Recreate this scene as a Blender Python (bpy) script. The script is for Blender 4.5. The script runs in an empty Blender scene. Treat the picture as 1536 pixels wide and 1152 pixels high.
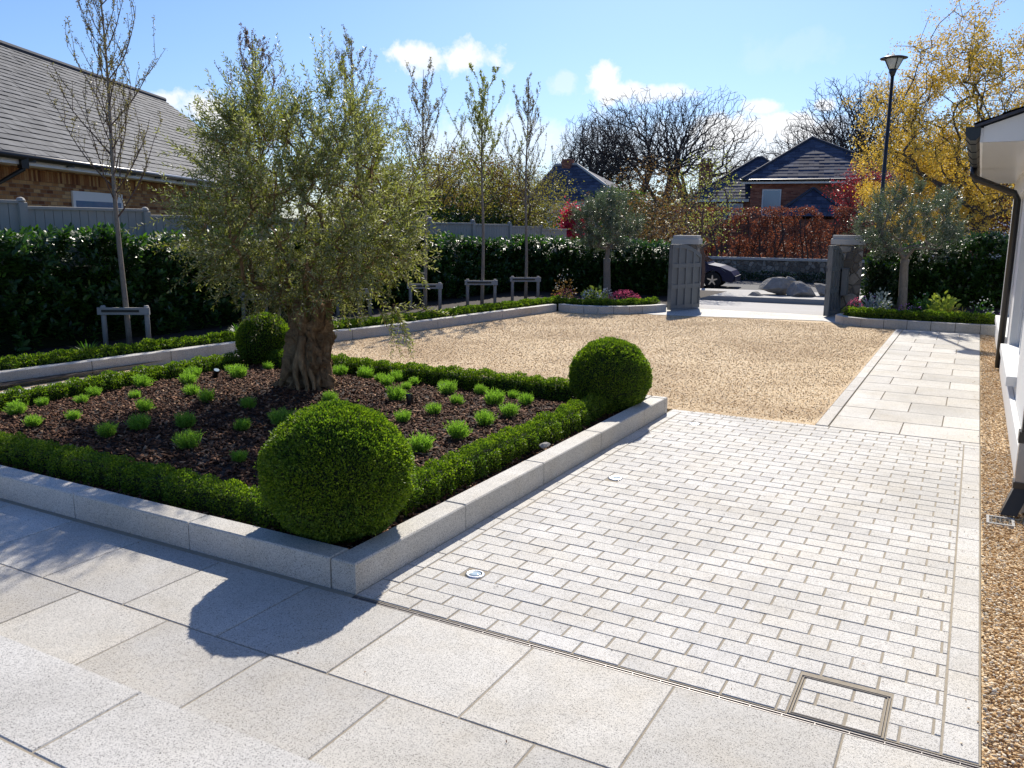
import bpy, math, random
import numpy as np
from mathutils import Vector, noise as mnoise
random.seed(7); rng = np.random.default_rng(11)
sc = bpy.context.scene
COL = sc.collection
PI = math.pi

# ------------------------------------------------------------------ helpers
class MB:
    def __init__(s): s.v = []; s.f = []
    def add(s, vs, fs):
        n = len(s.v); s.v += [tuple(map(float, p)) for p in vs]; s.f += [tuple(i+n for i in f) for f in fs]; return s
    def box(s, x0, x1, y0, y1, z0, z1, bev=0.0, rot=0.0, bottom=True):
        cx, cy = (x0+x1)/2, (y0+y1)/2; c, q = math.cos(rot), math.sin(rot)
        def P(x, y, z): dx, dy = x-cx, y-cy; return (cx+dx*c-dy*q, cy+dx*q+dy*c, z)
        b = bev
        if b <= 0:
            vs = [P(x0,y0,z0),P(x1,y0,z0),P(x1,y1,z0),P(x0,y1,z0),P(x0,y0,z1),P(x1,y0,z1),P(x1,y1,z1),P(x0,y1,z1)]
            fs = [(0,1,5,4),(1,2,6,5),(2,3,7,6),(3,0,4,7),(4,5,6,7)] + ([(3,2,1,0)] if bottom else [])
        else:
            vs = [P(x0,y0,z0),P(x1,y0,z0),P(x1,y1,z0),P(x0,y1,z0),
                  P(x0,y0,z1-b),P(x1,y0,z1-b),P(x1,y1,z1-b),P(x0,y1,z1-b),
                  P(x0+b,y0+b,z1),P(x1-b,y0+b,z1),P(x1-b,y1-b,z1),P(x0+b,y1-b,z1)]
            fs = [(0,1,5,4),(1,2,6,5),(2,3,7,6),(3,0,4,7),(4,5,9,8),(5,6,10,9),(6,7,11,10),(7,4,8,11),(8,9,10,11)] + ([(3,2,1,0)] if bottom else [])
        return s.add(vs, fs)
    def prism(s, poly, z0, z1):
        n = len(poly)
        vs = [(x,y,z0) for x,y in poly]+[(x,y,z1) for x,y in poly]
        fs = [tuple(range(n,2*n)), tuple(reversed(range(n)))]+[(i,(i+1)%n,n+(i+1)%n,n+i) for i in range(n)]
        return s.add(vs, fs)
    def slab(s, pts, off):          # polygon (3D) extruded by vector off
        n = len(pts); off = Vector(off)
        vs = [tuple(p) for p in pts]+[tuple(Vector(p)+off) for p in pts]
        fs = [tuple(range(n)), tuple(reversed(range(n,2*n)))]+[(i,n+i,n+(i+1)%n,(i+1)%n) for i in range(n)]
        return s.add(vs, fs)
    def tube(s, pts, r, n=8, cap=True):
        pts = [Vector(p) for p in pts]; rs = r if hasattr(r,'__len__') else [r]*len(pts)
        rings = []; up = None
        for i, p in enumerate(pts):
            d = (pts[min(i+1,len(pts)-1)]-pts[max(i-1,0)]).normalized()
            if up is None: up = Vector((0,0,1)) if abs(d.z) < .9 else Vector((0,1,0))
            a = d.cross(up).normalized(); b = a.cross(d).normalized(); up = b
            rings.append([p+a*math.cos(2*PI*k/n)*rs[i]+b*math.sin(2*PI*k/n)*rs[i] for k in range(n)])
        vs = [q for R in rings for q in R]; fs = []
        for i in range(len(pts)-1):
            for k in range(n): fs.append((i*n+k,(i+1)*n+k,(i+1)*n+(k+1)%n,i*n+(k+1)%n))
        if cap: fs += [tuple(range(n)), tuple(reversed(range(len(vs)-n,len(vs))))]
        return s.add(vs, fs)
    def lathe(s, prof, c=(0,0,0), n=24):
        vs = [(c[0]+r*math.cos(2*PI*k/n), c[1]+r*math.sin(2*PI*k/n), c[2]+z) for r,z in prof for k in range(n)]
        fs = [(i*n+k,i*n+(k+1)%n,(i+1)*n+(k+1)%n,(i+1)*n+k) for i in range(len(prof)-1) for k in range(n)]
        fs += [tuple(reversed(range(n))), tuple(range(len(vs)-n,len(vs)))]
        return s.add(vs, fs)

def wloc(o):
    v = Vector((0,0,0))
    while o is not None: v += o.location; o = o.parent
    return v
def link(name, me, mat, parent=None, smooth=False):
    o = bpy.data.objects.new(name, me); COL.objects.link(o)
    if mat is not None: me.materials.append(mat)
    if parent is not None:
        o.parent = parent; o.location = -wloc(parent)
    if smooth: me.polygons.foreach_set('use_smooth', [True]*len(me.polygons))
    return o
def build(name, mb, mat, parent=None, smooth=False):
    me = bpy.data.meshes.new(name); me.from_pydata(mb.v, [], mb.f); me.update()
    return link(name, me, mat, parent, smooth)
def npmesh(name, V, k, mat, parent=None, smooth=False):     # V: (N,k,3) separate k-gons
    V = np.asarray(V, np.float32).reshape(-1,3); n = len(V)//k
    me = bpy.data.meshes.new(name); me.vertices.add(len(V)); me.vertices.foreach_set('co', V.ravel())
    me.loops.add(n*k); me.loops.foreach_set('vertex_index', np.arange(n*k, dtype=np.int32))
    me.polygons.add(n); me.polygons.foreach_set('loop_start', np.arange(0,n*k,k,dtype=np.int32))
    me.update(calc_edges=True)
    return link(name, me, mat, parent, smooth)
def npinst(name, base_v, base_f, M, T, mat, parent=None, smooth=False):  # many transformed copies of a little solid, one mesh
    base_v = np.asarray(base_v, float); N = len(T); nv = len(base_v)
    V = np.einsum('nij,vj->nvi', M, base_v)+T[:,None,:]
    k = len(base_f[0]); F = np.asarray(base_f)[None]+(np.arange(N)*nv)[:,None,None]
    me = bpy.data.meshes.new(name); me.vertices.add(N*nv); me.vertices.foreach_set('co', V.astype(np.float32).ravel())
    nl = F.size; me.loops.add(nl); me.loops.foreach_set('vertex_index', F.astype(np.int32).ravel())
    me.polygons.add(nl//k); me.polygons.foreach_set('loop_start', np.arange(0,nl,k,dtype=np.int32))
    me.update(calc_edges=True)
    return link(name, me, mat, parent, smooth)
def tag(o, label=None, cat=None, group=None, kind=None):
    if label: o['label'] = label
    if cat: o['category'] = cat
    if group: o['group'] = group
    if kind: o['kind'] = kind
    return o
def thing(name, label, cat, loc=(0,0,0), group=None, rz=0.0):
    o = bpy.data.objects.new(name, None); o.empty_display_size = .1; COL.objects.link(o); o.location = loc; o.rotation_euler = (0,0,rz)
    return tag(o, label, cat, group)
def copytree(o, parent=None):
    c = o.copy(); COL.objects.link(c)
    if parent is not None: c.parent = parent
    for ch in o.children: copytree(ch, c)
    return c
def struct(o): o['kind'] = 'structure'; return o
def nz(p, s=1.0, o=0.0): return mnoise.noise(Vector((p[0]*s+o, p[1]*s+o*.7, p[2]*s-o)))
def unit(v): return v/np.maximum(np.linalg.norm(v,axis=-1,keepdims=True),1e-9)
def rdir(n): return unit(rng.normal(size=(n,3)))

# ------------------------------------------------------------------ materials
def newmat(name):
    m = bpy.data.materials.new(name); m.use_nodes = True; nt = m.node_tree; nt.nodes.clear()
    return m, nt
class N:
    def __init__(s, nt): s.nt = nt
    def __call__(s, typ, ins=None, **kw):
        n = s.nt.nodes.new(typ)
        for k,v in kw.items(): setattr(n,k,v)
        for k,v in (ins or {}).items():
            if isinstance(v, bpy.types.NodeSocket): s.nt.links.new(v, n.inputs[k])
            else: n.inputs[k].default_value = v
        return n
    def mix(s, f, a, b, mode='MIX'):
        n = s('ShaderNodeMix', data_type='RGBA', blend_type=mode)
        for i,v in ((0,f),(6,a),(7,b)):
            if isinstance(v, bpy.types.NodeSocket): s.nt.links.new(v, n.inputs[i])
            else: n.inputs[i].default_value = v if i==0 or len(v)==4 else (*v,1)
        return n.outputs[2]
    def ramp(s, f, stops, interp='LINEAR'):
        n = s('ShaderNodeValToRGB', {'Fac':f}); cr = n.color_ramp; cr.interpolation = interp
        while len(cr.elements) < len(stops): cr.elements.new(.5)
        for e,(p,c) in zip(cr.elements, stops):
            e.position = p; e.color = (*c,1) if hasattr(c,'__len__') else (c,c,c,1)
        return n.outputs[0]
    def noise(s, scale, detail=4, rough=.55, vec=None, dist=0.):
        ins = {'Scale':scale,'Detail':detail,'Roughness':rough,'Distortion':dist}
        if vec is not None: ins['Vector'] = vec
        return s('ShaderNodeTexNoise', ins).outputs[0]
    def math(s, op, a, b=0., c=0.):
        n = s('ShaderNodeMath', operation=op)
        for i,v in enumerate((a,b,c)):
            if isinstance(v, bpy.types.NodeSocket): s.nt.links.new(v, n.inputs[i])
            else: n.inputs[i].default_value = v
        return n.outputs[0]
def c4(c): return (c[0],c[1],c[2],1)
def finish(n, col, rough=.8, bump=None, bstr=.3, bdist=.01, metal=0., spec=.5, extra=None):
    ins = {'Roughness':rough,'Metallic':metal,'Specular IOR Level':spec}
    b = n('ShaderNodeBsdfPrincipled', ins)
    if isinstance(col, bpy.types.NodeSocket): n.nt.links.new(col, b.inputs['Base Color'])
    else: b.inputs['Base Color'].default_value = c4(col)
    if bump is not None:
        bp = n('ShaderNodeBump', {'Height':bump,'Strength':bstr,'Distance':bdist}); n.nt.links.new(bp.outputs[0], b.inputs['Normal'])
    out = n('ShaderNodeOutputMaterial', {'Surface':b.outputs[0]})
    return b
def pos(n): return n('ShaderNodeNewGeometry')
def plain(name, col, rough=.6, metal=0., var=.12, scale=6., bstr=.1, spec=.5, bscale=60):
    m, nt = newmat(name); n = N(nt); g = pos(n)
    f = n.noise(scale, 5, .6, g.outputs['Position'])
    c = n.mix(f, tuple(x*(1-var) for x in col), tuple(min(1,x*(1+var)) for x in col))
    h = n.noise(bscale, 3, .6, g.outputs['Position'])
    finish(n, c, rough, h, bstr, .004, metal, spec); return m

def granite(name, base=(.50,.50,.49), stain=.25, isl=.10):
    m, nt = newmat(name); n = N(nt); g = pos(n); P = g.outputs['Position']
    v = n('ShaderNodeTexVoronoi', {'Vector':P,'Scale':330.}).outputs['Color']
    sep = n('ShaderNodeSeparateColor', {'Color':v}).outputs[0]
    speck = n.ramp(sep, [(0,.30),(.14,.55),(.22,.93),(.7,1.0),(1,1.15)])
    c = n.mix(1., c4(base), speck, 'MULTIPLY')
    sp2 = n.ramp(n.noise(95, 3, .7, P), [(0,.7),(.36,.90),(.5,1.0),(1,1.08)])
    c = n.mix(1., c, sp2, 'MULTIPLY')
    ri = n.ramp(g.outputs['Random Per Island'], [(0,(1-isl,1-isl,1-isl)),(.5,(1,.99,.965)),(1,(1+isl*.6,1+isl*.6,1+isl*.55))])
    c = n.mix(1., c, ri, 'MULTIPLY')
    st = n.ramp(n.noise(2.2, 6, .65, P), [(.45,0.),(.75,1.)])
    c = n.mix(n.math('MULTIPLY', st, stain*2.2), c, n.mix(1., c, (.93,.85,.71), 'MULTIPLY'))
    dirt = n.ramp(n.noise(.9, 7, .7, P, .5), [(.32,(.78,.77,.75)),(.6,(1.03,1.03,1.03))])
    c = n.mix(.9, c, dirt, 'MULTIPLY')
    h = n.noise(260, 4, .7, P)
    finish(n, c, n.ramp(n.noise(8,3,.5,P), [(0,.62),(1,.85)]), h, .35, .003, 0, .4); return m

def leafmat(name, c1, c2, back=None, trans=.35, rough=.45, spec=.4, tcol=None, clump=.0, cscale=2.5):
    m, nt = newmat(name); n = N(nt); g = pos(n)
    col = n.mix(g.outputs['Random Per Island'], c1, c2)
    if clump:
        f = n.ramp(n.noise(cscale, 3, .6, g.outputs['Position']), [(.35,0.),(.65,1.)])
        col = n.mix(n.math('MULTIPLY', f, clump), col, n.mix(1., col, (1.5,1.3,.75), 'MULTIPLY'))
    if back is not None: col = n.mix(g.outputs['Backfacing'], col, back)
    b = n('ShaderNodeBsdfPrincipled', {'Base Color':col,'Roughness':rough,'Specular IOR Level':spec})
    tc = n.mix(1., col, tcol if tcol else (1.6,1.9,.6), 'MULTIPLY')
    t = n('ShaderNodeBsdfTranslucent', {'Color':tc})
    mx = n('ShaderNodeMixShader', {0:trans,1:b.outputs[0],2:t.outputs[0]})
    n('ShaderNodeOutputMaterial', {'Surface':mx.outputs[0]}); return m

def barkmat(name, a, b, scale=18, bstr=.8, dist=.02, stretch=.25):
    m, nt = newmat(name); n = N(nt); g = pos(n)
    mp = n('ShaderNodeMapping', {'Vector':g.outputs['Position'],'Scale':(1,1,stretch)}).outputs[0]
    f = n.noise(scale, 8, .7, mp, 1.2)
    c = n.ramp(f, [(.25,a),(.5,tuple((x+y)/2 for x,y in zip(a,b))),(.75,b)])
    finish(n, c, .9, f, bstr, dist, 0, .2); return m

M_gran = granite('granite_paving', (.575,.555,.515), .25, .17)
M_kerb = granite('granite_kerb', (.59,.57,.53), .2, .06)
M_hone = granite('honed_granite', (.59,.575,.545), .1, .03)
M_sett = granite('granite_setts', (.585,.57,.54), .2, .08)
M_joint = plain('sand_joint', (.33,.285,.215), .95, var=.3, scale=30, bstr=.5, bscale=200)
M_jdark = plain('dark_joint', (.10,.085,.065), .95, var=.3, scale=30)

def gravelmat(name, scale):
    m, nt = newmat(name); n = N(nt); g = pos(n); P = g.outputs['Position']
    v = n('ShaderNodeTexVoronoi', {'Vector':P,'Scale':scale,'Randomness':1.}); cell = n('ShaderNodeSeparateColor', {'Color':v.outputs['Color']}).outputs[0]
    c = n.ramp(cell, [(0,(.27,.17,.09)),(.2,(.50,.33,.16)),(.45,(.70,.51,.29)),(.7,(.80,.63,.41)),(1,(.82,.72,.545))])
    gap = n.ramp(v.outputs['Distance'], [(.4,1.),(.85,.66)])
    big = n.ramp(n.noise(.55, 6, .65, P, .6), [(.32,(.66,.59,.50)),(.58,(1.06,1.05,1.02))])
    c = n.mix(1., n.mix(1., c, gap, 'MULTIPLY'), big, 'MULTIPLY')
    inv = n.math('SUBTRACT', 1., v.outputs['Distance'])
    h = n.math('ADD', inv, n.math('MULTIPLY', cell, .8))
    finish(n, c, .85, h, .55, .010, 0, .3); return m
M_gravel = gravelmat('golden_gravel', 95)
def stonemat(name, stops):
    m, nt = newmat(name); n = N(nt); g = pos(n)
    c = n.ramp(g.outputs['Random Per Island'], stops)
    c = n.mix(.6, c, n.ramp(n.noise(90,3,.6,g.outputs['Position']), [(.3,.7),(.7,1.15)]), 'MULTIPLY')
    finish(n, c, .85, None, spec=.2); return m
M_peb = stonemat('pebbles', [(0,(.28,.17,.08)),(.15,(.50,.31,.14)),(.4,(.68,.48,.26)),(.65,(.78,.60,.38)),(.88,(.82,.72,.55)),(1,(.42,.39,.35))])
M_chip = stonemat('bark_chips', [(0,(.026,.011,.006)),(.35,(.062,.025,.012)),(.7,(.120,.052,.026)),(.90,(.22,.105,.055)),(1,(.42,.27,.16))])
M_soil = plain('dark_soil', (.022,.013,.009), .95, var=.4, scale=20, bstr=.8, bscale=50)

M_box = leafmat('box_leaf', (.032,.078,.012), (.170,.240,.030), trans=.40, rough=.55, spec=.3, clump=.85, cscale=4.5)
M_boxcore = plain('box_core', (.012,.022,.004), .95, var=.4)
M_laurel = leafmat('laurel_leaf', (.012,.040,.012), (.055,.125,.024), trans=.34, rough=.40, spec=.5, clump=.8, cscale=2.2)
M_olive = leafmat('olive_leaf', (.085,.110,.022), (.17,.185,.045), back=(.25,.27,.17), trans=.42, rough=.50, spec=.45, tcol=(1.8,1.8,.75))
M_olive2 = leafmat('olive_leaf_far', (.055,.078,.040), (.11,.135,.075), back=(.17,.20,.15), trans=.22, rough=.38, spec=.5, tcol=(1.2,1.4,.8))
M_lav = leafmat('lavender_leaf', (.15,.25,.04), (.27,.41,.07), trans=.48, rough=.55, tcol=(1.4,1.7,.7))
M_grass = leafmat('strap_leaf', (.035,.09,.020), (.07,.15,.03), trans=.35)
M_yellow = leafmat('yellow_leaf', (.48,.35,.05), (.76,.60,.15), trans=.4, rough=.6, tcol=(1.2,1.05,.5))
M_yg = leafmat('yellowgreen_leaf', (.17,.165,.04), (.30,.27,.075), trans=.4, rough=.55, tcol=(1.3,1.3,.6))
M_ever = leafmat('evergreen_leaf', (.012,.030,.010), (.030,.062,.016), trans=.2, rough=.4)
M_bronze = leafmat('bronze_leaf', (.12,.075,.035), (.24,.17,.06), trans=.35, rough=.6, tcol=(1.3,1.1,.7))
M_copper = leafmat('copper_leaf', (.10,.045,.032), (.29,.135,.085), trans=.35, rough=.6, tcol=(1.5,1.0,.7))
M_red = leafmat('red_leaf', (.16,.025,.03), (.32,.07,.07), trans=.4, tcol=(1.5,.8,.8))
M_pinkt = leafmat('pink_leaf', (.45,.02,.07), (.62,.06,.14), trans=.4, tcol=(1.3,.8,.9))
M_bud = leafmat('bud', (.16,.11,.085), (.24,.20,.10), trans=.3)
M_budg = leafmat('green_bud', (.26,.29,.07), (.38,.38,.12), trans=.4, tcol=(1.2,1.3,.7))
M_budp = leafmat('brown_bud', (.15,.12,.09), (.26,.22,.15), trans=.3, tcol=(1.2,1.,.9))
M_pinkf = leafmat('pink_flower', (.62,.07,.16), (.78,.22,.32), trans=.3, tcol=(1.1,.9,1.))
M_whitef = leafmat('white_flower', (.7,.7,.68), (.85,.85,.82), trans=.3, tcol=(1,1,1))
M_violet = leafmat('violet_flower', (.25,.10,.42), (.42,.24,.60), trans=.3, tcol=(1,1,1))
M_lime = leafmat('lime_leaf', (.30,.38,.05), (.48,.55,.12), trans=.4, tcol=(1.2,1.2,.7))
M_silver = leafmat('silver_leaf', (.20,.27,.26), (.36,.42,.42), trans=.2, tcol=(1,1,1))

M_obark = barkmat('olive_bark', (.060,.030,.014), (.58,.365,.185), 9, 1., .08, .55)
M_bark = barkmat('young_bark', (.16,.13,.10), (.36,.31,.25), 30, .5, .005, .5)
M_twig = barkmat('twig_bark', (.075,.05,.045), (.17,.12,.10), 30, .3, .003, .5)
M_far = barkmat('oak_bark', (.050,.042,.042), (.11,.095,.09), 4, .3, .02, .5)
M_black = plain('black_plastic', (.012,.012,.013), .32, var=.2, bstr=.03)
M_blackm = plain('black_metal', (.02,.02,.022), .4, var=.2, bstr=.05)
M_steel = plain('steel', (.62,.62,.62), .28, 1., var=.06, bstr=.05)
M_galv = plain('grey_metal', (.30,.28,.27), .5, .6, var=.12, bstr=.1)
M_dark = plain('deep_shadow_void', (.008,.008,.008), .9)
M_glassl = plain('lens_glass', (.45,.55,.60), .08, var=.05, bstr=0)
M_fence = plain('grey_fence_paint', (.37,.345,.31), .65, var=.10, scale=2.5, bstr=.25, bscale=25)
M_gate = plain('grey_gate_paint', (.15,.165,.17), .5, var=.06, scale=3, bstr=.06)
M_wood = plain('grey_stake_wood', (.38,.36,.33), .8, var=.2, scale=20, bstr=.4)
M_white = plain('white_render', (.74,.74,.72), .75, var=.04, scale=1.5, bstr=.15, bscale=120)
M_gloss = plain('white_gloss', (.80,.80,.79), .22, var=.015, bstr=0)
M_cream = plain('white_fascia', (.74,.72,.68), .45, var=.04, bstr=.03)
M_concrete = plain('pale_concrete', (.42,.41,.39), .9, var=.15, scale=1.5, bstr=.4, bscale=90)
M_asph = plain('asphalt', (.085,.085,.09), .9, var=.2, scale=1.2, bstr=.6, bscale=150)
M_pave = plain('street_paving', (.40,.39,.38), .85, var=.12, scale=1.1, bstr=.3, bscale=120)
M_ground = plain('earth_and_grass', (.045,.055,.022), .95, var=.4, scale=.6, bstr=.6, bscale=8)
M_rock = barkmat('boulder_rock', (.20,.19,.175), (.40,.38,.35), 3.5, .7, .06, 1.)
M_navy = plain('navy_car_paint', (.006,.012,.055), .38, .0, var=.05, bstr=0, spec=.35)
M_glass = plain('dark_glass', (.02,.025,.03), .05, var=.05, bstr=0, spec=.9)
M_rubber = plain('tyre_rubber', (.015,.015,.015), .85)
M_head = plain('headlight_glass', (.55,.60,.62), .1, .2, bstr=0)
M_cap = plain('limestone_cap', (.50,.48,.43), .8, var=.12, scale=5, bstr=.3)

def winglass(name, col=(.10,.20,.34)):
    m, nt = newmat(name); n = N(nt); finish(n, col, .06, None, spec=1.); return m
M_pane = winglass('window_glass')

def brickmat(name, cols, mortar, vecmode, scale=1., bw=.225, bh=.075):
    m, nt = newmat(name); n = N(nt)
    tc = n('ShaderNodeTexCoord').outputs['UV'] if vecmode=='UV' else None
    b = n('ShaderNodeTexBrick', {'Vector':tc,'Color1':(0,0,0,1),'Color2':(1,1,1,1),'Mortar':(.5,.5,.5,1),'Scale':1.,'Mortar Size':.006,'Mortar Smooth':.1,'Bias':0.,'Brick Width':bw,'Row Height':bh})
    f = n('ShaderNodeSeparateColor', {'Color':b.outputs['Color']}).outputs[0]
    c = n.ramp(f, cols)
    c = n.mix(.7, c, n.ramp(n.noise(14,4,.6,tc), [(.3,.75),(.7,1.15)]), 'MULTIPLY')
    c = n.mix(b.outputs['Fac'], c, mortar)
    finish(n, c, .9, n.math('SUBTRACT',1.,b.outputs['Fac']), .6, .006, 0, .2); return m
M_brickY = brickmat('stock_brick', [(0,(.16,.055,.022)),(.35,(.36,.165,.06)),(.65,(.47,.25,.095)),(1,(.55,.34,.15))], (.24,.17,.11), 'UV')
M_brickR = brickmat('red_brick', [(0,(.22,.07,.045)),(.5,(.34,.12,.075)),(1,(.44,.18,.11))], (.20,.13,.10), 'UV')
def slatemat(name, a, b, rough=.8):
    m, nt = newmat(name); n = N(nt); g = pos(n)
    c = n.mix(g.outputs['Random Per Island'], a, b)
    c = n.mix(.7, c, n.ramp(n.noise(5,5,.65,g.outputs['Position']), [(.3,.7),(.7,1.25)]), 'MULTIPLY')
    finish(n, c, rough, n.noise(30,4,.6,g.outputs['Position']), .25, .004, 0, .22); return m
M_slate = slatemat('grey_slate', (.052,.057,.068), (.112,.117,.127), .75)
M_slateB = slatemat('blue_slate', (.040,.046,.075), (.10,.11,.15), .8)
M_slateN = slatemat('dark_slate', (.04,.045,.06), (.07,.075,.095), .8)
def rubblemat(name):
    m, nt = newmat(name); n = N(nt); g = pos(n)
    v = n('ShaderNodeTexVoronoi', {'Vector':g.outputs['Position'],'Scale':5.5,'Randomness':.9}); f = n('ShaderNodeSeparateColor', {'Color':v.outputs['Color']}).outputs[0]
    e = n('ShaderNodeTexVoronoi', {'Vector':g.outputs['Position'],'Scale':5.5,'Randomness':.9}, feature='DISTANCE_TO_EDGE').outputs['Distance']
    c = n.ramp(f, [(0,(.13,.115,.095)),(.5,(.24,.215,.18)),(1,(.38,.35,.30))])
    c = n.mix(.8, c, n.ramp(n.noise(12,5,.6,g.outputs['Position']), [(.3,.7),(.7,1.2)]), 'MULTIPLY')
    c = n.mix(n.ramp(e, [(.02,1.),(.07,0.)]), c, (.16,.14,.115))
    finish(n, c, .9, n.ramp(e, [(0,0.),(.12,1.)]), .8, .03, 0, .2); return m
M_rubble = rubblemat('rubble_stone')

# ------------------------------------------------------------------ camera (measured from the vanishing points), light, sky
R = ((0.8761364,-0.0959893,-0.4724098),(0.4820003,0.1586069,0.8616957),(0.0077861,0.9826647,-0.1852282))
cam_d = bpy.data.cameras.new('camera'); cam = bpy.data.objects.new('camera', cam_d); COL.objects.link(cam); sc.camera = cam
from mathutils import Matrix
cam.matrix_world = Matrix(((R[0][0],R[0][1],-R[0][2],0),(R[1][0],R[1][1],-R[1][2],0),(R[2][0],R[2][1],-R[2][2],1.75),(0,0,0,1)))
cam_d.sensor_width = 36; cam_d.lens = 1255/1536*36; cam_d.clip_end = 2000; cam_d.clip_start = .05
EL, AZ = math.radians(38.5), math.radians(-18)       # sun: 18 degrees to the left of +Y
S = Vector((math.sin(AZ)*math.cos(EL), math.cos(AZ)*math.cos(EL), math.sin(EL)))
sun_d = bpy.data.lights.new('sun','SUN'); sun_d.energy = 5.0; sun_d.angle = math.radians(.55); sun_d.color = (1,.93,.82)
sun = bpy.data.objects.new('sun', sun_d); COL.objects.link(sun); sun.rotation_euler = S.to_track_quat('Z','Y').to_euler(); sun.location = (0,0,30)
w = bpy.data.worlds.new('World'); sc.world = w; w.use_nodes = True; nt = w.node_tree; nt.nodes.clear(); n = N(nt)
sky = n('ShaderNodeTexSky', sky_type='NISHITA', sun_disc=False, sun_elevation=EL, sun_rotation=AZ, altitude=20, air_density=1.1, dust_density=.6, ozone_density=3.)
gen = n('ShaderNodeTexCoord').outputs['Generated']
nzv = n.noise(9, 8, .62, gen, .3); nzb = n.noise(3.2, 3, .5, gen)
def pd(x, y):
    v = Vector((x-768, 576-y, 1255.)); return Vector(tuple(sum(R[i][j]*v[j] for j in range(3)) for i in range(3))).normalized()
clouds = [((612,84),.036,.55,1.),((640,92),.030,.6,.8),((702,90),.038,.55,1.),((912,122),.024,.8,1.),((935,135),.034,.5,1.),((985,140),.046,.28,.8),((1030,140),.03,.2,.5),
          ((845,127),.016,.8,.35),((1150,160),.026,.35,.8),((1238,158),.014,.6,.9),((1095,200),.055,.45,1.),((1185,188),.045,.45,1.),((1190,75),.06,.35,.10),
          ((300,158),.036,.5,1.),((345,185),.03,.5,1.),((1130,225),.12,.35,.8),((770,215),.15,.25,.45),((960,232),.16,.25,.55),((250,150),.025,.4,.8)]
tot = None
for (px,py),r,asp,am in clouds:
    d = pd(px,py); s = n('ShaderNodeVectorMath', {0:gen,1:tuple(d)}, operation='SUBTRACT').outputs[0]
    s = n('ShaderNodeVectorMath', {0:s,1:(1/r,1/r,1/(r*asp))}, operation='MULTIPLY').outputs[0]
    L = n('ShaderNodeVectorMath', {0:s}, operation='LENGTH').outputs['Value']
    f = n.math('SUBTRACT', 1., L); f = n.math('MULTIPLY', f, .9)
    nn = n.math('MULTIPLY', n.math('SUBTRACT', n.noise(28,7,.6,gen,.2) if tot is None else nzc, .5), 2.4)
    if tot is None: nzc = nn.node.inputs[0].links[0].from_node.inputs[0].links[0].from_socket
    f = n('ShaderNodeMath', {0:n.math('ADD', f, nn)}, operation='MULTIPLY', use_clamp=True); f.inputs[1].default_value = 2.3
    f = n.math('MULTIPLY', f.outputs[0], am)
    tot = f if tot is None else n.math('MAXIMUM', tot, f)
skyc = n.mix(1., sky.outputs[0], (.585,.725,1.0), 'MULTIPLY')
cl = n.mix(tot, skyc, (7.8,7.9,8.1))
bg = n('ShaderNodeBackground', {'Color':cl,'Strength':.108})
n('ShaderNodeOutputWorld', {'Surface':bg.outputs[0]})
sc.view_settings.view_transform = 'Standard'; sc.view_settings.look = 'None'; sc.view_settings.exposure = 0.36; sc.view_settings.gamma = 1.0
sc.cycles.max_bounces = 8; sc.cycles.transparent_max_bounces = 8

# ------------------------------------------------------------------ ground, paving
def gz(y):
    t = min(max((y-18.6)/5.0,0),1); return -.42*(t*t*(3-2*t))
ys = [-40,-10,0,5,10,15,18,18.6]+[18.6+i*.5 for i in range(1,11)]+[26,32,45,70,120,300,600]
xs = [-600,-200,-80,-40,-20,-12,-6,0,6,12,20,60,200,600]
mb = MB(); mb.add([(x,y,gz(y)-.03) for y in ys for x in xs], [(j*len(xs)+i,j*len(xs)+i+1,(j+1)*len(xs)+i+1,(j+1)*len(xs)+i) for j in range(len(ys)-1) for i in range(len(xs)-1)])
struct(build('ground', mb, M_ground))
def sheet(name, poly, z, mat, kind='structure'):
    mb = MB(); mb.add([(x,y,z if not callable(z) else z(x,y)) for x,y in poly], [tuple(range(len(poly)))]); o = build(name, mb, mat); o['kind'] = kind; return o

# flagstone terrace: individual slabs with sand joints
mb = MB(); J = .0038
def flag(x0,x1,y0,y1,z=.0,h=.04): mb.box(x0+J,x1-J,y0+J,y1-J,z-h,z+rng.uniform(-.0008,.0008),.003,bottom=False)
for i in range(-20,9):
    a = -2.105+.618*i; flag(a,a+.618,2.325,2.920)
    a = -1.79+.618*i; flag(a,a+.618,1.715,2.325)
struct(build('flagstone_terrace', mb, M_gran))
sheet('terrace_joint_bed', [(-15,-3),(3,-3),(3,2.921),(-2.47,2.921),(-2.47,2.955),(-15,2.955)], -.004, M_joint)
# raised step the photographer stands on
mb = MB()
for i in range(-12,6): mb.box(-1.2+1.2*i+.002,-1.2+1.2*(i+1)-.002,1.325,1.72,.0,.15,.006)
for i in range(-20,8):
    for k in range(4):
        a = -1.60+.618*i+(.309 if k%2 else 0); flag(a,a+.618,1.322-.61*(k+1),1.322-.61*k,.149)
struct(build('stone_step', mb, M_hone))
sheet('step_joint_bed', [(-14,-1.1),(3,-1.1),(3,1.70),(-14,1.70)], .146, M_joint)

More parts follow.
